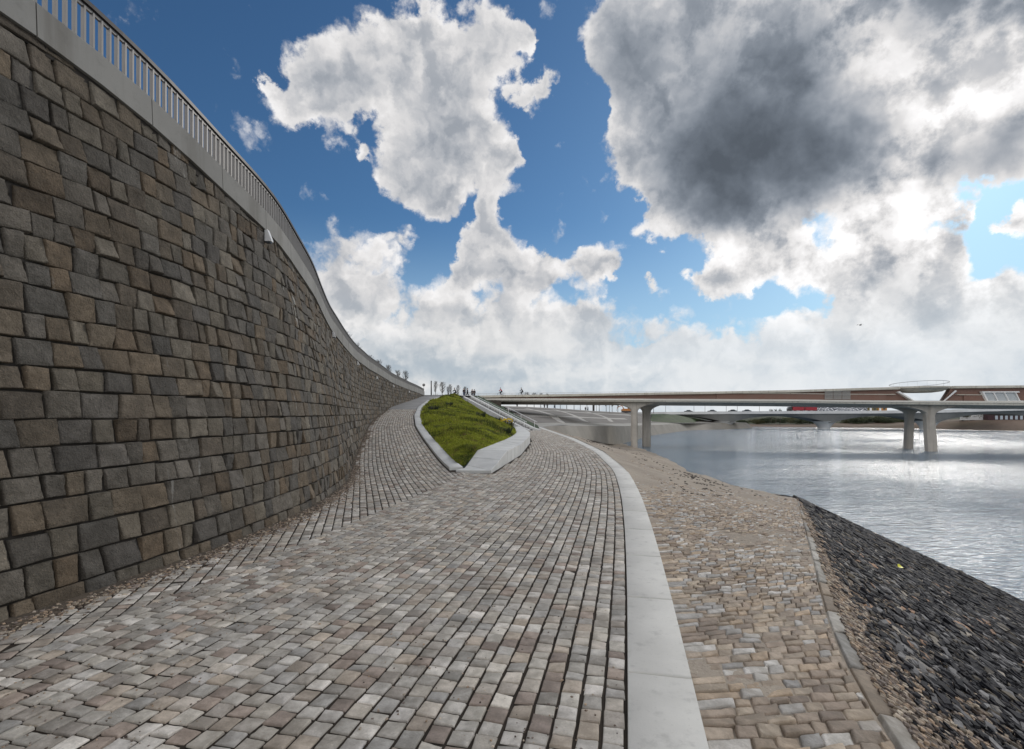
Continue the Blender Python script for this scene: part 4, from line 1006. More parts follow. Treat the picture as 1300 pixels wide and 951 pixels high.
def body(x0, x1, n, sl0=0, sl1=0):
    m = MB(); secs = []
    for x in np.linspace(x0, x1, n):
        f0 = sl0*max(0, 1-(x-x0)/3.0); f1 = sl1*max(0, 1-(x1-x)/3.0); o = lambda v: v
        secs.append([fr(x+(f0-f1)*0, 1.9, low_top(x)+.01), fr(x, 1.9, up_top(x)-.5), fr(x, 9.6, up_top(x)-.5), fr(x, 9.6, low_top(x)+.01)])
    # slanted ends: bottom corners are pushed inwards
    for idx, sl in ((0, sl0), (-1, -sl1)):
        if sl:
            sc = secs[idx]; bk = 5.6 if idx == 0 else 0; secs[idx] = [(sc[0][0]+sl, sc[0][1], sc[0][2]), sc[1], (sc[2][0]+bk, sc[2][1], sc[2][2]), (sc[3][0]+sl+bk, sc[3][1], sc[3][2])]
            if bk: secs[1] = [secs[1][0], secs[1][1], (max(secs[1][2][0], secs[0][2][0]+.1), secs[1][2][1], secs[1][2][2]), (max(secs[1][3][0], secs[0][3][0]+.1), secs[1][3][1], secs[1][3][2])]; secs[2] = [secs[2][0], secs[2][1], (max(secs[2][2][0], secs[0][2][0]+.2), secs[2][2][1], secs[2][2][2]), (max(secs[2][3][0], secs[0][3][0]+.2), secs[2][3][1], secs[2][3][2])]
    m.sweep(secs); return m
a1 = body(-12, CUT0, 60, 0, -1.9); 
a1.build('brick_side', MAT['brick_panel'], bridge)
body(CUT1, 285, 60, -1.6, 0).build('brick_side', MAT['brick_panel'], bridge)
# cornice of the raised deck
prof_c = lambda x: [(1.25, up_top(x)-.44), (1.25, up_top(x)-.03), (1.36, up_top(x)), (10.2, up_top(x)), (10.2, up_top(x)-.5), (1.6, up_top(x)-.52)]
MB().sweep(rib(prof_c, np.linspace(-12, CUT0-.15, 60))).build('cornice', MAT['deck'], bridge)
MB().sweep(rib(prof_c, np.linspace(CUT1+.15, 285, 60))).build('cornice', MAT['deck'], bridge)
# ledge along the brick side
led = lambda x0, x1: MB().sweep(rib(lambda x: [(1.55, low_top(x)+1.22), (1.55, low_top(x)+1.34), (2.0, low_top(x)+1.34), (2.0, low_top(x)+1.22)], np.linspace(x0, x1, 30)))
led(42, CUT0-.8).build('ledge', MAT['deck'], bridge); led(CUT1+.8, 97.2).build('ledge', MAT['deck'], bridge)
MB().sweep(rib(lambda x: [(1.65, low_top(x)+.01), (1.65, low_top(x)+1.22), (1.95, low_top(x)+1.22), (1.95, low_top(x)+.01)], np.linspace(42, CUT0-2.4, 30))).build('brick_bench', MAT['brick_panel'], bridge)
MB().sweep(rib(lambda x: [(1.65, low_top(x)+.01), (1.65, low_top(x)+1.22), (1.95, low_top(x)+1.22), (1.95, low_top(x)+.01)], np.linspace(CUT1+2.2, 96.2, 14))).build('brick_bench', MAT['brick_panel'], bridge)
# white raking cheeks of the opening
for xa, xb in ((CUT0-.6, CUT0+2.1), (CUT1+.6, CUT1-1.6)):
    m = MB(); secs = []
    for v in (1.2, 9.7):
        if v > 5: xa, xb = (xa+5.6, xb+5.6) if xb < xa else (xa, xb)
        secs.append([fr(xa, v, up_top(xa)-1.0), fr(xa+(.35 if xb > xa else -.35), v, up_top(xa)-.85), fr(xb+(.35 if xb > xa else -.35), v, low_top(xb)+.02), fr(xb, v, low_top(xb)+.02)])
    m.sweep(secs); m.build('raking_cheek', MAT['white'], bridge)
# oval lookout: shallow concrete bowl with a ring railing
cx = (CUT0+CUT1)/2; cy = 3.4; RA, RB = 4.75, 4.3
def oval(rf, z, n=48, zc=0): return [fr(cx+RA*rf*math.cos(t), cy+RB*rf*math.sin(t), z+zc*math.sin(t*2+.3)) for t in np.linspace(0, 2*math.pi, n, endpoint=False)]
m = MB(); zt_ = up_top(cx)-.02
m.sweep([oval(.45, zt_-1.15), oval(.75, zt_-.95), oval(.95, zt_-.40), oval(1.0, zt_-.30), oval(1.0, zt_), oval(.96, zt_), oval(.90, zt_-.35), oval(.66, zt_-.52)], caps=False)
m.build('lookout_bowl', MAT['deck'], bridge)
MB().sweep([oval(.86, zt_-.50), oval(.80, zt_-.66)]).build('lookout_floor', MAT['deck'], bridge)
ringz = lambda t: .66-.38*math.sin(t)
pts = [fr(cx+RA*.97*math.cos(t), cy+RB*.97*math.sin(t), zt_+ringz(t)) for t in np.linspace(0, 2*math.pi, 64, endpoint=False)]; MB().tube(pts+[pts[0]], .05, 6).build('ring_rail', MAT['steel'], bridge)
m = MB()
for t in np.linspace(0, 2*math.pi, 20, endpoint=False): m.tube([fr(cx+RA*.97*math.cos(t), cy+RB*.97*math.sin(t), zt_-.02), fr(cx+RA*.97*math.cos(t), cy+RB*.97*math.sin(t), zt_+ringz(t))], .015, 4)
tag(m.build('ring_posts', MAT['steel'], bridge), kind='stuff')
MB().sweep(rib(lambda x: [(5.0, up_top(x)-.12), (5.0, up_top(x)-.05), (9.8, up_top(x)-.05), (9.8, up_top(x)-.42)], np.linspace(CUT0-.1, CUT1+.1, 8))).build('back_deck', MAT['deck'], bridge)
# lattice panels on the brick side
grey = plain('grey_lattice', (.36, .35, .33), .6, .2); palegl = plain('pale_glass', (.42, .45, .46), .25)
for k in range(3):
    x0 = 62.4+k*1.62; m = MB()
    for q in range(9):
        x = x0+q*.17; m.sweep([[fr(x, 1.42, low_top(x)+.25), fr(x, 1.42, low_top(x)+1.78), fr(x+.09, 1.42, low_top(x)+1.78), fr(x+.09, 1.42, low_top(x)+.25)], [fr(x, 1.50, low_top(x)+.25), fr(x, 1.50, low_top(x)+1.78), fr(x+.09, 1.50, low_top(x)+1.78), fr(x+.09, 1.50, low_top(x)+.25)]])
    x = x0; 
    for zz in (.22, 1.0, 1.72): m.sweep([[fr(x, 1.34, low_top(x)+zz), fr(x, 1.34, low_top(x)+zz+.09), fr(x+1.48, 1.34, low_top(x)+zz+.09), fr(x+1.48, 1.34, low_top(x)+zz)], [fr(x, 1.53, low_top(x)+zz), fr(x, 1.53, low_top(x)+zz+.09), fr(x+1.48, 1.53, low_top(x)+zz+.09), fr(x+1.48, 1.53, low_top(x)+zz)]])
    m.build('lattice_panel', grey, bridge)
m = MB(); LT = float(low_top(94))
def fpar(x0, x1, z0, z1, v0, v1, sk=.9):   # parallelogram leaning with the stair behind it
    f = lambda x, z, v: fr(x-sk*(z-LT)/1.9*1.0, v, z)
    return [[f(x0, z0, v0), f(x0, z1, v0), f(x1, z1, v0), f(x1, z0, v0)], [f(x0, z0, v1), f(x0, z1, v1), f(x1, z1, v1), f(x1, z0, v1)]]
xa = 91.6; Wd = 6.6
m.sweep(fpar(xa, xa+.28, LT+.03, LT+1.95, 1.15, 1.8)); m.sweep(fpar(xa+.28, xa+Wd, LT+1.72, LT+1.95, 1.15, 1.8)); m.sweep(fpar(xa+.28, xa+Wd, LT+.03, LT+.16, 1.15, 1.8))
for k in (1, 2, 3): m.sweep(fpar(xa+k*1.95, xa+k*1.95+.16, LT+.16, LT+1.72, 1.2, 1.7))
f_ = m.build('white_frame', MAT['white'], bridge)
for k in range(3): MB().sweep(fpar(xa+.30+k*1.95, xa+k*1.95+1.93, LT+.17, LT+1.70, 1.42, 1.46)).build('glass_pane', palegl, f_)
# railing on the raised deck, seen on the left part
m = MB(); m.tube([fr(x, 9.4, 6.42+.0035*(x+14)) for x in np.linspace(-12, 40, 27)], .035, 5); m.tube([fr(x, 9.4, 6.12+.0035*(x+14)) for x in np.linspace(-12, 34, 27)], .018, 4)
m.build('guard_rail', MAT['steel'], bridge)
m = MB()
for x in np.linspace(-12, 34, 24): m.tube([fr(x, 9.4, float(up_top(x))-.05), fr(x, 9.4, 6.42+.0035*(x+14))], .03, 4)
tag(m.build('guard_posts', MAT['steel'], bridge), kind='stuff')
# piers with flared heads
def pier(x, y, w0, w1, dep, flare, zb=-6.6, base_x=None):
    axd = math.atan2(float(bl_y(x+5)-bl_y(x-5)), 10); ca, sa = math.cos(axd), math.sin(axd); bx_ = x if base_x is None else base_x
    tp = float(low_bot(x))-.01; hz = tp-2.1; secs = []
    prof = [(zb, w0), (hz-2, w0*.4+w1*.6), (hz, w1)]+[(hz+2.1*f, w1+(flare-w1)*(f**2.6)) for f in (.25, .45, .62, .75, .85, .93, 1.0)]
    for z, w in prof:
        f = min(1, (z-zb)/(hz-zb)); px_ = bx_+(x-bx_)*f; d = dep/2*(1 if z <= hz else 1-.12*(z-hz)/2.1); c = min(w/2, d)*.35; loop = []
        for sx_, sy_ in ((-1,-1),(1,-1),(1,1),(-1,1)):
            for k in ((0, 1) if sx_*sy_ > 0 else (1, 0)):
                ux = sx_*(w/2-(c if k else 0)); uy = sy_*(d-(0 if k else c)); loop.append((px_+ux*ca-uy*sa-X0, y+ux*sa+uy*ca-Y0, z))
        secs.append(loop)
    return MB().sweep(secs)
pier(25.7, 107.6, 1.30, 1.28, 1.5, 10.5).build('pier', MAT['deck_dark'], bridge)
pier(30.2, 115.0, 1.75, 1.75, 1.5, 10.0).build('pier', MAT['deck_dark'], bridge)
pier(81.9, 100.6, 1.75, 1.62, 1.6, 13.0, base_x=82.4).build('pier', MAT['deck_dark'], bridge)
pier(84.3, 108.6, 1.35, 1.30, 1.5, 11.0, base_x=84.0).build('pier', MAT['deck_dark'], bridge)
pier(139, 95.6, 1.7, 1.6, 1.6, 12.0).build('pier', MAT['deck_dark'], bridge); pier(141, 103.6, 1.4, 1.4, 1.5, 11.0).build('pier', MAT['deck_dark'], bridge)
# brown stone abutment under the left end
m = MB(); m.sweep([[(-8.4-X0, 101.5-Y0, -.5), (-8.4-X0, 101.5-Y0, 4.42), (-2.2-X0, 103.5-Y0, 4.30), (-2.2-X0, 103.5-Y0, -.5)], [(-8.9-X0, 122-Y0, -.5), (-8.9-X0, 122-Y0, 4.36), (-2.9-X0, 122-Y0, 4.2), (-2.9-X0, 122-Y0, -.5)]])
abm = stone_mat('abutment_stone', [(.13,.11,.09)], scale=.6, dirt=.4); m.build('abutment', abm, bridge)
m = MB(); m.sweep([[(-14-X0, 101.0-Y0, 3.0), (-14-X0, 101.0-Y0, 4.62), (-8.4-X0, 101.3-Y0, 4.50), (-8.4-X0, 101.3-Y0, 2.2)], [(-14-X0, 101.5-Y0, 3.0), (-14-X0, 101.5-Y0, 4.62), (-8.4-X0, 101.8-Y0, 4.50), (-8.4-X0, 101.8-Y0, 2.2)]]); m.build('wing_wall', MAT['deck_dark'], bridge)

# ---------------------------------------------------------------- road bridge farther off
fb_line = np.array([(20,278),(50,269),(74,262),(105,246),(147.5,235),(186,224),(212,215),(235,208)])
def fb_y(x): return np.interp(x, fb_line[:, 0], fb_line[:, 1])
def fb_top(x): return np.interp(x, [20,74,105,163,186,212,235], [2.2,2.45,2.75,2.98,3.3,4.2,4.6])
FX, FY = 147.0, 235.0
fbr = empty('road_bridge', (FX, FY, 0), 0, 'long pale road bridge with arched grey girders, crossing the river behind the footbridge', 'bridge')
frf = lambda x, v, z: (x-FX, float(fb_y(x))+v-FY, z)
xf = np.linspace(52, 216, 120); PXs = [62, 105, 147.5, 187, 224]
def hau(x):
    d = min(abs(x-p) for p in PXs); t = max(0, 1-d/20.0); return 1.15+3.4*t**2.2
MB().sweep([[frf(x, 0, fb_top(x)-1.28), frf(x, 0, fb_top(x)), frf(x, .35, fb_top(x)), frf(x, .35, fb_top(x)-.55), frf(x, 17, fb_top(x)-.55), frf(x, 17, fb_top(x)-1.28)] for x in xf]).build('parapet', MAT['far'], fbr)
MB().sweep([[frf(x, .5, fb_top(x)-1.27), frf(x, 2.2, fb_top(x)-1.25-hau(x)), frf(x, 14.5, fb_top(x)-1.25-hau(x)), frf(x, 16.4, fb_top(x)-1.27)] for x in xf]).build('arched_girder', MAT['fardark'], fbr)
def tulip(x):
    y = float(fb_y(x)); tz = float(fb_top(x))-1.3-3.6; secs = []
    for f in np.linspace(0, 1, 8):
        z = -6.5+(tz+6.5)*f; w = 2.1+(.3 if f < .2 else 0)+3.1*f**2.4; d = 3.0+2.2*f**2; secs.append([(x-FX+w*math.cos(t), y-FY+7+d*math.sin(t), z) for t in np.linspace(0, 2*math.pi, 20, endpoint=False)])
    return MB().sweep(secs)
for x in PXs[1:4]: tulip(x).build('pier', MAT['far'], fbr)
# lamp posts on it
LPs = [(845,6.9),(881,7.2),(895,7.2),(922,7.1),(936,7.2),(964,7.1)]
near_txt = ['leftmost lamp post on the road bridge, right beside the stone pier','second lamp post from the left on the road bridge','third lamp post from the left on the road bridge','third lamp post from the right on the road bridge','second lamp post from the right on the road bridge','rightmost lamp post on the road bridge, left of the bare tree clump']
def lamp_post(loc, h, lab, group, rz=0):
    t = empty('lamp_post', loc, rz, lab, 'lamp post', group); MB().tube([(0,0,0),(0,0,h)], [.10,.06], 8).build('pole', MAT['rail'], t); MB().tube([(0,0,h-.05),(.5,0,h+.15),(1.5,0,h+.2)], .045, 6).build('arm', MAT['rail'], t); MB().box((1.6,0,h+.18),(.7,.24,.10)).build('lamp_head', MAT['rail'], t)
    return t
for k, (px, h) in enumerate(LPs):
    d = 265.0
    for _ in range(20): d = float(fb_y((px-HX)/F*d))+8
    x = (px-HX)/F*d; lamp_post((x, d, float(fb_top(x))-.55), h, near_txt[k], 'lamp posts on the road bridge', 1.2 if k % 2 else -1.9)

# ---------------------------------------------------------------- vehicles
def car(loc, rz, col, lab, group='cars crossing the road bridge'):
    t = empty('car', loc, rz, lab, 'car', group); m = MB()
    body_ = [(-2.1,.35),(-2.15,.75),(-1.7,.92),(-1.2,.95),(-.6,1.42),(.75,1.45),(1.45,.98),(2.0,.88),(2.12,.6),(2.1,.35)]
    m.prism(body_, -.85, .85); m.build('body', col, t, .05)
    MB().prism([(-1.05,.98),(-.55,1.36),(.72,1.38),(1.28,1.0)], -.862, .862).build('windows', MAT['glass'], t)
    for x in (-1.35, 1.35):
        for y in (-.8, .8):
            w = MB().torus((x, y, .32), .22, .10, 'y', 14, 6).build('wheel', MAT['black'], t)
    return t
paints = [plain('dark_car_paint', (.03,.035,.045), .3), plain('grey_car_paint', (.10,.10,.11), .3), plain('black_car_paint', (.015,.015,.018), .3)]
clabs = ['dark car on the road bridge, leftmost, near the grassy mound','dark grey car on the road bridge, second from the left','dark car on the road bridge, third from the left','grey car on the road bridge, rightmost, left of the bare tree clump']
for k, px in enumerate((874, 904, 930, 948)):
    d = 262.0
    for _ in range(20): d = float(fb_y((px-HX)/F*d))+4.5
    x = (px-HX)/F*d; car((x, d, float(fb_top(x))-.55), -.42, paints[k % 3], clabs[k])
red = plain('red_paint', (.30, .02, .03), .5)
# red lorry: cab and two box bodies
px0 = 1021; d = 245.0
for _ in range(20): d = float(fb_y((px0-HX)/F*d))+5
x = (px0-HX)/F*d; az = math.atan2(float(fb_y(x+5)-fb_y(x-5)), 10)
lr = empty('lorry', (x, d, float(fb_top(x))-.55), az, 'long dark red lorry with two box bodies driving on the road bridge', 'lorry')
for xa_ in (-5.2, .15):
    bx_ = MB().box((xa_+2.5, 0, 1.75), (4.95, 2.4, 1.9)).build('box_body', red, lr, .04); m = MB()
    for q in range(7): m.box((xa_+.5+q*.67, -1.215, 1.75), (.06, .05, 1.7))
    tag(m.build('ribs', red, bx_))
MB().prism([(-7.3,.45),(-7.35,1.5),(-6.9,2.5),(-5.5,2.6),(-5.5,.45)], -1.15, 1.15).build('cab', MAT['rail_dark'], lr, .05); MB().prism([(-7.37,1.5),(-7.0,2.35),(-6.1,2.35),(-6.1,1.5)], -1.165, 1.165).build('windscreen', MAT['glass'], lr)
MB().box((-.9,0,.68),(12.2,.9,.16)).build('chassis', MAT['black'], lr)
for xw in (-6.5,-3.9,-1.2,2.0,4.3):
    for yw in (-1.0,1.0): MB().torus((xw,yw,.42),.28,.14,'y',14,6).build('wheel', MAT['black'], lr)
# hoarding covered with black and white lettering beyond the lorry: no readable word
m_, b, bs = M_('scribbled_board'); P = obj_co(b); mp = b.new('ShaderNodeMapping'); b.set(mp.inputs[0], P); mp.inputs['Scale'].default_value = (1.0, 0.0, .9)
wv = b.new('ShaderNodeTexWave', wave_type='RINGS'); b.set(wv.inputs[0], mp.outputs[0]); wv.inputs['Scale'].default_value = .5; wv.inputs['Distortion'].default_value = 9; wv.inputs['Detail'].default_value = 2; wv.inputs['Detail Scale'].default_value = 1.4
vv_ = b.vor(mp.outputs[0], 1.15, 'DISTANCE_TO_EDGE'); f1_ = b.mr(vv_, .05, .09); f2_ = b.mr(wv.outputs[1], .35, .5)
b.set(bs.inputs['Base Color'], b.mix(b.math('MULTIPLY', f1_, f2_), (.04, .05, .07), (.95, .96, .97))); bs.inputs['Roughness'].default_value = .6
for_b = [(1037,1066),(1067,1100)]
labs = ['white painted board scrawled in black, directly right of the red lorry','white painted board scrawled in black, farther right from the red lorry']
for k, (pa, pb) in enumerate(for_b):
    d = 245.0; pm = (pa+pb)/2
    for _ in range(20): d = float(fb_y((pm-HX)/F*d))+6
    x = (pm-HX)/F*d; w = (pb-pa)/F*d*.99
    t = empty('painted_board', (x, d, float(fb_top(x))-.55), math.atan2(float(fb_y(x+5)-fb_y(x-5)), 10), labs[k], 'painted board', 'painted boards on the road bridge')
    MB().box((0,0,1.35),(w,.12,2.3)).build('panel', m_, t); 
    for q in (-.4,0,.4): MB().box((q*w,.12,1.2),(.12,.12,2.4)).build('post', MAT['rail'], t)
# brown and orange site cabins after the boards
for k, (px, col, lab) in enumerate([(1107, (.16,.12,.04), 'brown cabin on the road bridge beside the scrawled boards'), (1119, (.42,.20,.05), 'orange brown cabin on the road bridge, between brown cabin and dark pier')]):
    d = 240.0
    for _ in range(20): d = float(fb_y((px-HX)/F*d))+6
    x = (px-HX)/F*d; t = empty('site_cabin', (x, d, float(fb_top(x))-.55), -.26, lab, 'cabin', 'cabins on the road bridge'); w = 3.6
    b0_ = MB().box((0,0,1.15),(w,2.2,2.0)).build('cabin_body', plain('cabin_%d' % k, col, .6), t); MB().box((0,0,2.2),(w+.15,2.35,.12)).build('roof', MAT['fardark'], t); MB().box((.7,-1.11,1.3),(.9,.04,.7)).build('window', MAT['glass'], t); MB().box((-.9,-1.11,1.05),(.8,.04,1.7)).build('door', MAT['white'], t)

# ---------------------------------------------------------------- trees
def leaf_cloud(N, rad, cz, r_, mat, size, parent, name='crown', clumps=14):
    cc = r_.normal(0, 1, (clumps, 3)); cc /= np.linalg.norm(cc, axis=1)[:, None]; cc *= r_.uniform(.2, .8, clumps)[:, None]; cr = r_.uniform(.28, .5, clumps)
    k = r_.integers(0, clumps, N); p = cc[k]+r_.normal(0, .5, (N, 3))*cr[k][:, None]; p = p*np.array(rad)+np.array([0, 0, cz])
    a = r_.normal(0, 1, (N, 3)); a /= np.linalg.norm(a, axis=1)[:, None]; b_ = np.cross(a, r_.normal(0, 1, (N, 3))); b_ /= np.linalg.norm(b_, axis=1)[:, None]; s = size*r_.uniform(.6, 1.4, N)[:, None]
    V = np.stack([p-a*s, p-b_*s*.6, p+a*s, p+b_*s*.6], 1).reshape(-1, 3); tone = np.repeat(np.clip(r_.random((clumps, 3))[k]*.7+.3*r_.random((N, 3)), 0, 1), 4, 0)
    return np_mesh(name, V, np.arange(N*4).reshape(-1, 4), mats=[mat], attrs={'rnd': tone}, parent=parent)
def bushy(loc, w, h, mat, lab, group, seed):
    r_ = np.random.default_rng(seed); t = empty('bushy_tree', loc, 0, lab, 'tree', group)
    m = MB(); m.tube([(0,0,-.3),(.1,0,h*.3),(.05,.05,h*.6)], [.22,.15,.06], 6)
    for k in range(4):
        a = k*1.6+seed; m.tube([(0,0,h*.25),(math.cos(a)*w*.2,math.sin(a)*w*.2,h*.5),(math.cos(a)*w*.32,math.sin(a)*w*.32,h*.7)], [.10,.06,.03], 5)
    m.build('trunk', MAT['bark'], t); leaf_cloud(2200, (w*.55, w*.5, h*.46), h*.52, r_, mat, .26, t); return t
orde = ['first','second','third','fourth','fifth','sixth','seventh','eighth','ninth','tenth','eleventh','twelfth','thirteenth','fourteenth','fifteenth','sixteenth','seventeenth','eighteenth']
TR = [(903,534,5),(920,533,6),(943,534,5.5),(962,532,6),(976,530,6.5),(990,531,6),(1004,530,7),(1018,532,5.5),(1036,531,6),(1075,529,7),(1088,530,6),(1100,527,8),(1112,529,7),(1124,527,8),(1136,528,7),(1147,527,8),(1160,529,6.5),(1172,530,6)]
for k, (px, py, w) in enumerate(TR):
    d = 318-(px-900)*.10+6*math.sin(k*2.3); x = (px-HX)/F*d; zb = -4.9; h = EYE-(py-HY)/F*d-zb+.4
    bushy((x, d, zb), w*1.7, h, MAT['leaf_dark'] if k % 3 else MAT['leaf_olive'], '%s %s tree from the left in the far bank row under the road bridge' % (orde[k], 'dark green' if k % 3 else 'olive green'), 'bushy trees on the far bank', 200+k)
for k, (px, w) in enumerate([(1222,8),(1233,7)]):
    d = 246; x = (px-HX)/F*d; bushy((x, d, -1.4), w, 4.0, MAT['leaf_olive'], ['olive bush on the brown bank, left of two near the far right building','olive bush on the brown bank, right of two near the far right building'][k], 'bushes on the right bank', 300+k)
# young bare trees: narrow crowns of rising twigs
def bare_tree_meshes(h, seed, w=.5, dense=90):
    r_ = random.Random(seed); tm = MB(); tm.tube([(0,0,-.2),(.02,0,h*.5),(0,.02,h)], [.055,.035,.010], 6); cm = MB()
    for k in range(dense):
        z = h*(.36+.58*k/dense); a = r_.uniform(0, 6.28); f = math.sin(math.pi*min(1, (z/h-.30)/.72))**.8; L_ = w*f*r_.uniform(.5, 1.1)+.05; c_, s_ = math.cos(a), math.sin(a); e = (c_*L_, s_*L_, min(h*1.0, z+L_*1.7))
        cm.tube([(0,0,z),(c_*L_*.6,s_*L_*.6,z+L_*.75),e], [.014,.011,.006], 3, cap=False)
        for q in range(3):
            g_ = r_.uniform(.35,.9); p = (e[0]*g_, e[1]*g_, z+(e[2]-z)*g_); cm.tube([p,(p[0]+r_.uniform(-.14,.14),p[1]+r_.uniform(-.14,.14),p[2]+r_.uniform(.1,.3))], [.009,.005], 3, cap=False)
    return tm, cm
protos = []
def bare_tree(loc, h, lab, group, seed, w=.5, stakes=False):
    kx = seed % 3
    if len(protos) <= kx:
        pass
    t = empty('young_tree', loc, seed*1.3, lab, 'tree', group); key = kx
    while len(protos) <= key:
        tm, cm = bare_tree_meshes(5.0, 50+len(protos), .5); a = tm.build('trunk', MAT['bark']); b_ = cm.build('crown', MAT['twig']); protos.append((a.data, b_.data)); bpy.data.objects.remove(a); bpy.data.objects.remove(b_)
    put('trunk', protos[key][0], t); put('crown', protos[key][1], t)
    if stakes:
        m = MB(); 
        for sx_ in (-.45, .45): m.tube([(sx_,0,-.2),(sx_,0,1.5)], .04, 5)
        m.box((0,0,1.42),(1.0,.05,.10)); m.build('support_frame', MAT['deck'], t)
    s_ = h/5.0; t.scale = (s_*w/.5, s_*w/.5, s_); return t
A1 = [(437.5,421,50,'nearest, leftmost and highest young bare tree above the curving wall'),(452,436,58,'second young bare tree from the left above the wall coping'),(468,451,68,'third young bare tree from the left above the wall coping'),
      (480.5,457,74,'fourth young bare tree from the left above the wall coping'),(493,463.5,82,'third young bare tree left of the wall end'),(505,470,90,'second young bare tree left of the wall end'),(514.5,471,97,'young bare tree above the wall, closest to the wall end'),
      (553,484,125,'slim young tree with support frame, left of two on the ramp crest'),(561.5,485,132,'fuller young tree with support frame, right of two on the ramp crest'),(569,491,140,'faint thin young tree behind the crest, left of the slim dark one'),(571.8,488,140,'slim dark young tree directly left of the first cyclist'),(581.5,489,146,'young bare tree right behind the first cyclist at the crest'),
      (590.5,491,150,'young bare tree behind the walkers at the bridge head')]
for k, (px, py, d, lab) in enumerate(A1):
    x = (px-HX)/F*d; z1 = EYE-(py-HY)/F*d; zb = 5.12; bare_tree((x, d, zb), z1-zb, lab, 'young bare trees on the plateau', k, .75 if k != 8 else 1.1, k in (7, 8)) if True else 0
A2 = [669.5,678.8,687.4,696,704.6,712.6,721,730.5,738.5,747,763,772,779.7,787,846-13]
for k, px in enumerate(A2):
    u = (px-640)/190; d = 158+62*min(u, 1); py = 516.2+8*min(u, .9); x = (px-HX)/F*d; zb = EYE-(py-HY)/F*d-.2
    bare_tree((x, d+4, zb), 5.4, '%s young bare tree from the left in the row behind the terrace under the footbridge' % orde[k], 'young bare trees behind the terrace', 20+k, 1.0)
# bare clump above the road bridge
for k, (px, w, h, lab) in enumerate([(979,1.6,6.0,'bare round tree left of the clump above the road bridge'),(985,1.3,5.2,'bare round tree in the middle of the clump above the road bridge'),(990.5,1.3,5.6,'bare round tree right of the clump above the road bridge')]):
    d = 300; x = (px-HX)/F*d; t = empty('bare_tree', (x, d, -1.5), 0, lab, 'tree', 'bare trees above the road bridge'); MB().tube([(0,0,-2),(0,0,4.5)], [.2,.08], 6).build('trunk', MAT['bark'], t); leaf_cloud(170, (w, w, 1.1), 4.9, np.random.default_rng(400+k), MAT['leaf_dark'], .18, t)

# ---------------------------------------------------------------- right bank building
bd = empty('dark_building', (236, 238, -1.3), -.15, 'dark maroon building with a row of pale windows on the far right bank', 'building')
maroon = plain('maroon_wall', (.055, .028, .032), .8)
MB().box((9,6,1.6),(44,12,4.4)).build('wall', maroon, bd); MB().box((9,6,3.95),(44.6,12.6,.35)).build('roof', MAT['fardark'], bd); MB().box((20,6,5.1),(22,11,2.0)).build('upper_storey', maroon, bd)
paleg = plain('pale_window_glass', (.45, .52, .58), .3)
for k in range(8):
    if k == 6: continue
    xw = -9.6+k*2.05+(.6 if k > 6 else 0); w_ = MB().box((xw,-.05,1.3),(1.2,.08,2.3)).build('window', MAT['fardark'], bd); MB().box((xw,-.11,1.3),(1.02,.04,2.1)).build('pane', paleg, w_)
ft = empty('flood_wall', (218, 244, -1.3), -.15, 'low grey wall ending in a white post, left of the dark building', 'wall'); MB().box((1.5,0,1.2),(11,.3,2.6)).build('panel', MAT['far'], ft); MB().box((7.6,-.2,1.5),(.8,.8,3.4)).build('post', MAT['white'], ft)

# ---------------------------------------------------------------- post frame, digger, posts on the quay
d = 196; x = (753.5-HX)/F*d; gt = empty('post_frame', (x, d, 2.3), 0, 'dark frame of one thick post, thin posts and a crossbeam behind the terrace', 'frame')
MB().box((0,0,1.25),(.75,.4,2.9)).build('thick_post', MAT['rail_dark'], gt); m = MB(); m.tube([(.5,0,2.6),(1.5,0,3.0),(3.8,0,3.2),(6.2,0,3.1)], .13, 6); m.build('crossbeam', MAT['rail_dark'], gt)
for q in (1.1, 6.1): MB().tube([(q,0,-.3),(q,0,3.0)], .07, 6).build('thin_post', MAT['rail_dark'], gt)
d = 212; x = (797-HX)/F*d; dg = empty('digger', (x, d, 1.95), .1, 'small orange digger with black cab, beyond the terrace left of the pier', 'digger')
org = plain('orange_paint', (.55, .22, .06), .5)
MB().prism([(-2.6,.75),(-2.6,1.4),(-1.9,1.75),(.9,1.75),(1.1,.75)], -.9, .9).build('engine_cover', org, dg, .08); MB().prism([(.2,1.76),(.25,3.0),(1.9,3.0),(2.1,1.9),(2.1,.8),(1.15,.8),(1.1,1.76)], -.8, .8).build('cab', MAT['rail_dark'], dg, .05)
MB().prism([(.4,2.0),(.42,2.8),(1.75,2.8),(1.95,2.0)], -.82, .82).build('window', MAT['glass'], dg); MB().prism([(-2.2,.1),(-2.5,.4),(-2.2,.72),(1.9,.72),(2.2,.4),(1.9,.1)], -1.1, -.6).build('track', MAT['black'], dg); MB().prism([(-2.2,.1),(-2.5,.4),(-2.2,.72),(1.9,.72),(2.2,.4),(1.9,.1)], .6, 1.1).build('track', MAT['black'], dg)
MB().tube([(-1.6,0,1.6),(-2.6,0,3.1),(-4.4,0,2.2),(-4.8,0,.9)], [.2,.18,.15,.1], 6).build('boom', org, dg)
d = 120; x = (547.5-HX)/F*d; t = empty('pole', (x, d, 5.1), 0, 'plain dark pole just right of the wall end on the crest', 'pole'); MB().tube([(0,0,0),(0,0,4.2)], [.16,.13], 8).build('shaft', MAT['rail_dark'], t); MB().tube([(0,0,4.2),(0,0,4.28)], [.17,.05], 8).build('cap', MAT['rail_dark'], t)
d = 70; x = (538-HX)/F*d; t = empty('sign_post', (x, d, 4.6), 0, 'thin post with a small round sign above the far end of the wall', 'sign'); MB().tube([(0,0,-.4),(0,0,1.1)], .025, 6).build('post', MAT['rail'], t); MB().tube([(0,-.03,1.0),(0,-.0,1.0)], .20, 14).build('sign_plate', MAT['rail'], t)

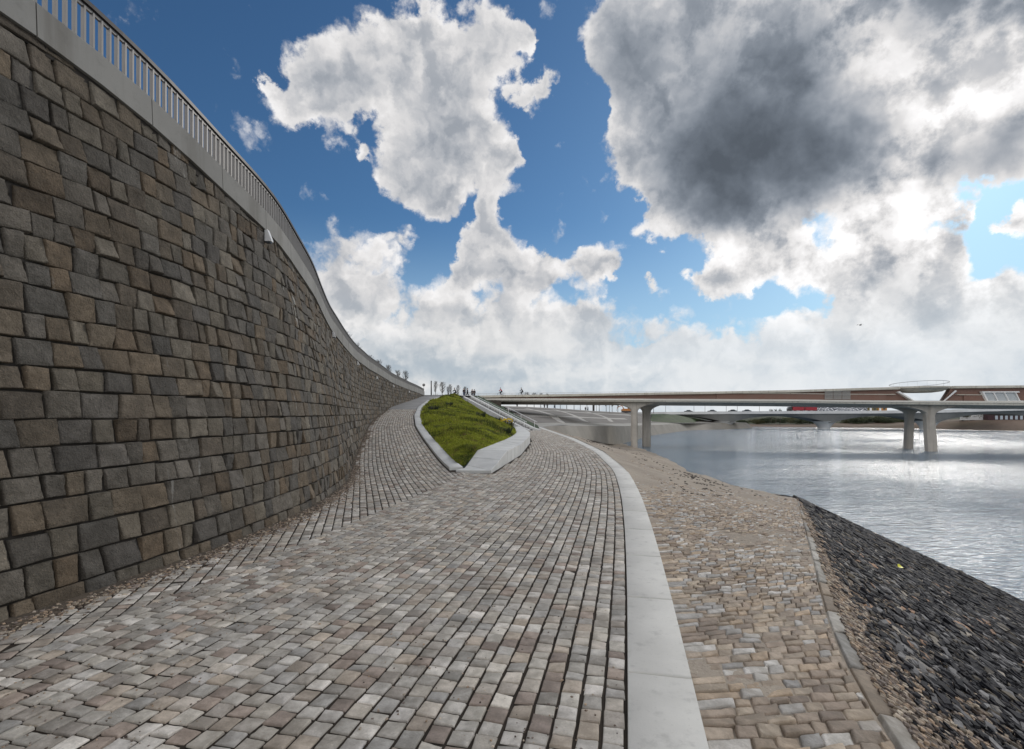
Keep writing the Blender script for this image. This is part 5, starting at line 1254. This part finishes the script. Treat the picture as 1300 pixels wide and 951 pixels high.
# ---------------------------------------------------------------- people and bicycles
def skin_body(name, pts, edges, rad, mat, parent, sub=2):
    me = bpy.data.meshes.new(name); me.from_pydata(pts, edges, []); me.materials.append(mat); o = put(name, me, parent)
    sk = o.modifiers.new('skin', 'SKIN'); sk.use_smooth_shade = True
    for v, r in zip(me.skin_vertices[0].data, rad): v.radius = (r, r)
    me.skin_vertices[0].data[0].use_root = True; s_ = o.modifiers.new('sub', 'SUBSURF'); s_.levels = s_.render_levels = sub; return o
skin_m = plain('skin', (.45, .28, .20), .6); hair_m = plain('hair', (.03, .022, .016), .8)
def person(loc, rz, pose, top, legs, lab, group, helmet=None):
    t = empty('person', loc, rz, lab, 'person', group)
    if pose == 'ride':    # facing -x, seat at .95
        J = [(.12,0,.98),(-.02,0,1.22),(-.16,0,1.46),(-.20,0,1.56),(-.24,0,1.72), (-.14,.19,1.42),(-.36,.24,1.22),(-.58,.24,1.10),(-.14,-.19,1.42),(-.36,-.24,1.22),(-.58,-.24,1.10), (.10,.10,.94),(-.34,.11,.82),(-.14,.10,.40),(-.30,.10,.34),(.10,-.10,.94),(-.22,-.11,.60),(.02,-.10,.20),(-.14,-.10,.15)]
    elif pose == 'walk':
        J = [(0,0,.95),(0,0,1.18),(-.01,0,1.40),(-.02,0,1.50),(-.03,0,1.66), (0,.19,1.38),(.10,.23,1.12),(-.02,.24,.88),(0,-.19,1.38),(-.10,-.23,1.12),(-.16,-.24,.90), (0,.09,.90),(-.14,.10,.50),(-.22,.10,.10),(-.36,.10,.05),(0,-.09,.90),(.08,-.10,.50),(.26,-.10,.14),(.14,-.10,.05)]
    else:
        J = [(0,0,.95),(0,0,1.18),(0,0,1.40),(0,0,1.50),(-.02,0,1.66), (0,.19,1.38),(.02,.24,1.12),(-.05,.24,.88),(0,-.19,1.38),(.02,-.24,1.12),(-.05,-.24,.88), (0,.09,.90),(0,.11,.50),(.02,.12,.10),(-.13,.13,.05),(0,-.09,.90),(0,-.11,.50),(.02,-.12,.10),(-.13,-.13,.05)]
    E = [(0,1),(1,2),(2,3),(3,4),(2,5),(5,6),(6,7),(2,8),(8,9),(9,10),(0,11),(11,12),(12,13),(13,14),(0,15),(15,16),(16,17),(17,18)]
    Rd = [.135,.125,.135,.055,.105,.075,.052,.038,.075,.052,.038,.10,.075,.05,.045,.10,.075,.05,.045]
    skin_body('body', J, E, Rd, skin_m, t)
    cj = lambda idx: [J[i] for i in idx]
    skin_body('jacket', cj([0,1,2,5,6,7,8,9,10]), [(0,1),(1,2),(2,3),(3,4),(4,5),(2,6),(6,7),(7,8)], [.165,.155,.165,.095,.075,.055,.095,.075,.055], top, t)
    skin_body('trousers', cj([0,11,12,13,15,16,17]), [(0,1),(1,2),(2,3),(0,4),(4,5),(5,6)], [.155,.125,.10,.075,.125,.10,.075], legs, t)
    h = Vector(J[4]); m = MB(); 
    secs = []
    for f in np.linspace(0.05, 1, 6): 
        rr_ = .118*math.sin(math.pi*.5*min(1, f+.15)); zz = h.z+.13-.17*f*.9; secs.append([(h.x+.02+rr_*math.cos(a), h.y+rr_*.85*math.sin(a), zz) for a in np.linspace(0, 6.283, 12, endpoint=False)])
    m.sweep(secs); m.build('helmet' if helmet else 'hair', helmet or hair_m, t)
    return t
def bicycle(loc, rz, lab, group):
    t = empty('bicycle', loc, rz, lab, 'bicycle', group)
    for x in (-.55, .52):
        w = MB().torus((x,0,.34), .32, .022, 'y', 22, 6).build('wheel', MAT['black'], t); m = MB()
        for k in range(8): m.tube([(x,0,.34),(x+.31*math.cos(k*.785),0,.34+.31*math.sin(k*.785))], .004, 3, cap=False)
        tag(m.build('spokes', MAT['steel'], w), kind='stuff')
    m = MB(); 
    for a, b_ in (((-.42,0,.86),(-.05,0,.30)),((-.05,0,.30),(.12,0,.84)),((-.42,0,.86),(.10,0,.78)),((.12,0,.80),(.52,0,.34)),((-.05,0,.30),(.52,0,.34)),((-.40,0,.98),(-.55,0,.34))): m.tube([a, b_], .02, 6)
    m.build('frame', MAT['rail_dark'], t); MB().tube([(-.52,-.26,1.04),(-.42,-.1,1.02),(-.40,0,1.0),(-.42,.1,1.02),(-.52,.26,1.04)], .015, 6).build('handlebar', MAT['black'], t)
    MB().prism([(-.03,.87),(0,.91),(.26,.93),(.27,.88),(.1,.85)], -.07, .07).build('saddle', MAT['black'], t, .015); return t
dk = plain('dark_clothes', (.02,.022,.03), .9); redj = plain('red_jacket', (.42,.03,.05), .8); greyj = plain('grey_clothes', (.10,.10,.11), .9); bluej = plain('navy_clothes', (.02,.03,.07), .9); jeans = plain('jeans', (.04,.06,.11), .9)
def zsurf(px, py, d): return EYE-(py-HY)/F*d
riders = [(578.2,503.2,103,dk,dk,'cyclist in dark clothes, leftmost, at the top of the mound','dark bicycle ridden by the leftmost cyclist at the crest',0),
          (636.5,501.9,116,redj,dk,'cyclist in a red jacket riding over the left end of the footbridge','dark bicycle under the red-jacketed cyclist on the footbridge',0),
          (663,502.6,117,dk,dk,'cyclist in dark clothes on the footbridge, right of the red-jacketed one','dark bicycle under the right-hand cyclist on the footbridge',0)]
for k, (px, py, d, a, b_, l1, l2, rz) in enumerate(riders):
    x = (px-HX)/F*d; z_ = float(up_top(x)) if px > 610 else 5.06
    person((x, d, z_), rz, 'ride', a, b_, l1, 'cyclists on the bridge and its head'); bicycle((x, d, z_), rz, l2, 'bicycles being ridden')
bicycle((( 596.2-HX)/F*104, 104, 5.1), .2, 'dark bicycle pushed by the walker at the bridge head', 'bicycles being ridden')
ppl = [(589,104,5.1,'stand',dk,jeans,'short person in dark clothes at the bridge head, left of the tall walker'),(593.5,104,5.1,'walk',dk,dk,'tall walker in black at the bridge head'),(599.5,108,5.1,'stand',greyj,greyj,'person in a long grey coat, rightmost at the bridge head'),
       (602.2,109,5.1,'stand',dk,greyj,'person in dark jacket close beside the grey coat at the bridge head'),
       (691.2,172,None,'stand',greyj,dk,'slighter dark figure of the pair standing on the terrace top'),(694.8,171,None,'stand',dk,dk,'broader dark figure of the pair standing on the terrace top'),(704.5,176,None,'walk',dk,jeans,'lone dark figure on the terrace top, right of the pair'),
       (743.2,196,None,'stand',dk,dk,'dark figure left of two beside the post frame'),(746.4,196,None,'walk',bluej,dk,'dark figure right of two beside the post frame'),(656.5,166,None,'stand',dk,dk,'dark figure on the terrace top closest to the abutment')]
for (px, d, z_, pose, a, b_, lab) in ppl:
    x = (px-HX)/F*d
    if z_ is None: z_ = float(np.interp(d, [150,158,175,192,217,236], [3.9,3.8,3.3,2.7,2.0,1.6]))-.02
    person((x, d, z_), .3 if pose == 'walk' else 1.2, pose, a, b_, lab, 'people on foot')
# bird high over the river
d = 120; bp = at(1092, 413, d); bi = empty('bird', bp, .5, 'small dark bird flying in the cloudy sky over the river', 'bird')
m = MB(); m.tube([(-.5,0,0),(-.3,0,.05),(0,0,.07),(.3,0,.05),(.6,0,.0)], [.02,.10,.14,.08,.02], 8)
m.build('body', MAT['rail_dark'], bi)
for s_ in (-1, 1): MB().sweep([[(-.18,0,.06),(.2,0,.06),(.2,0,.10),(-.18,0,.10)], [(-.2,s_*.35,.24),(.12,s_*.35,.24),(.12,s_*.35,.27),(-.2,s_*.35,.27)], [(0,s_*.8,.10),(.08,s_*.8,.10),(.08,s_*.8,.11),(0,s_*.8,.11)]]).build('wing', MAT['rail_dark'], bi)
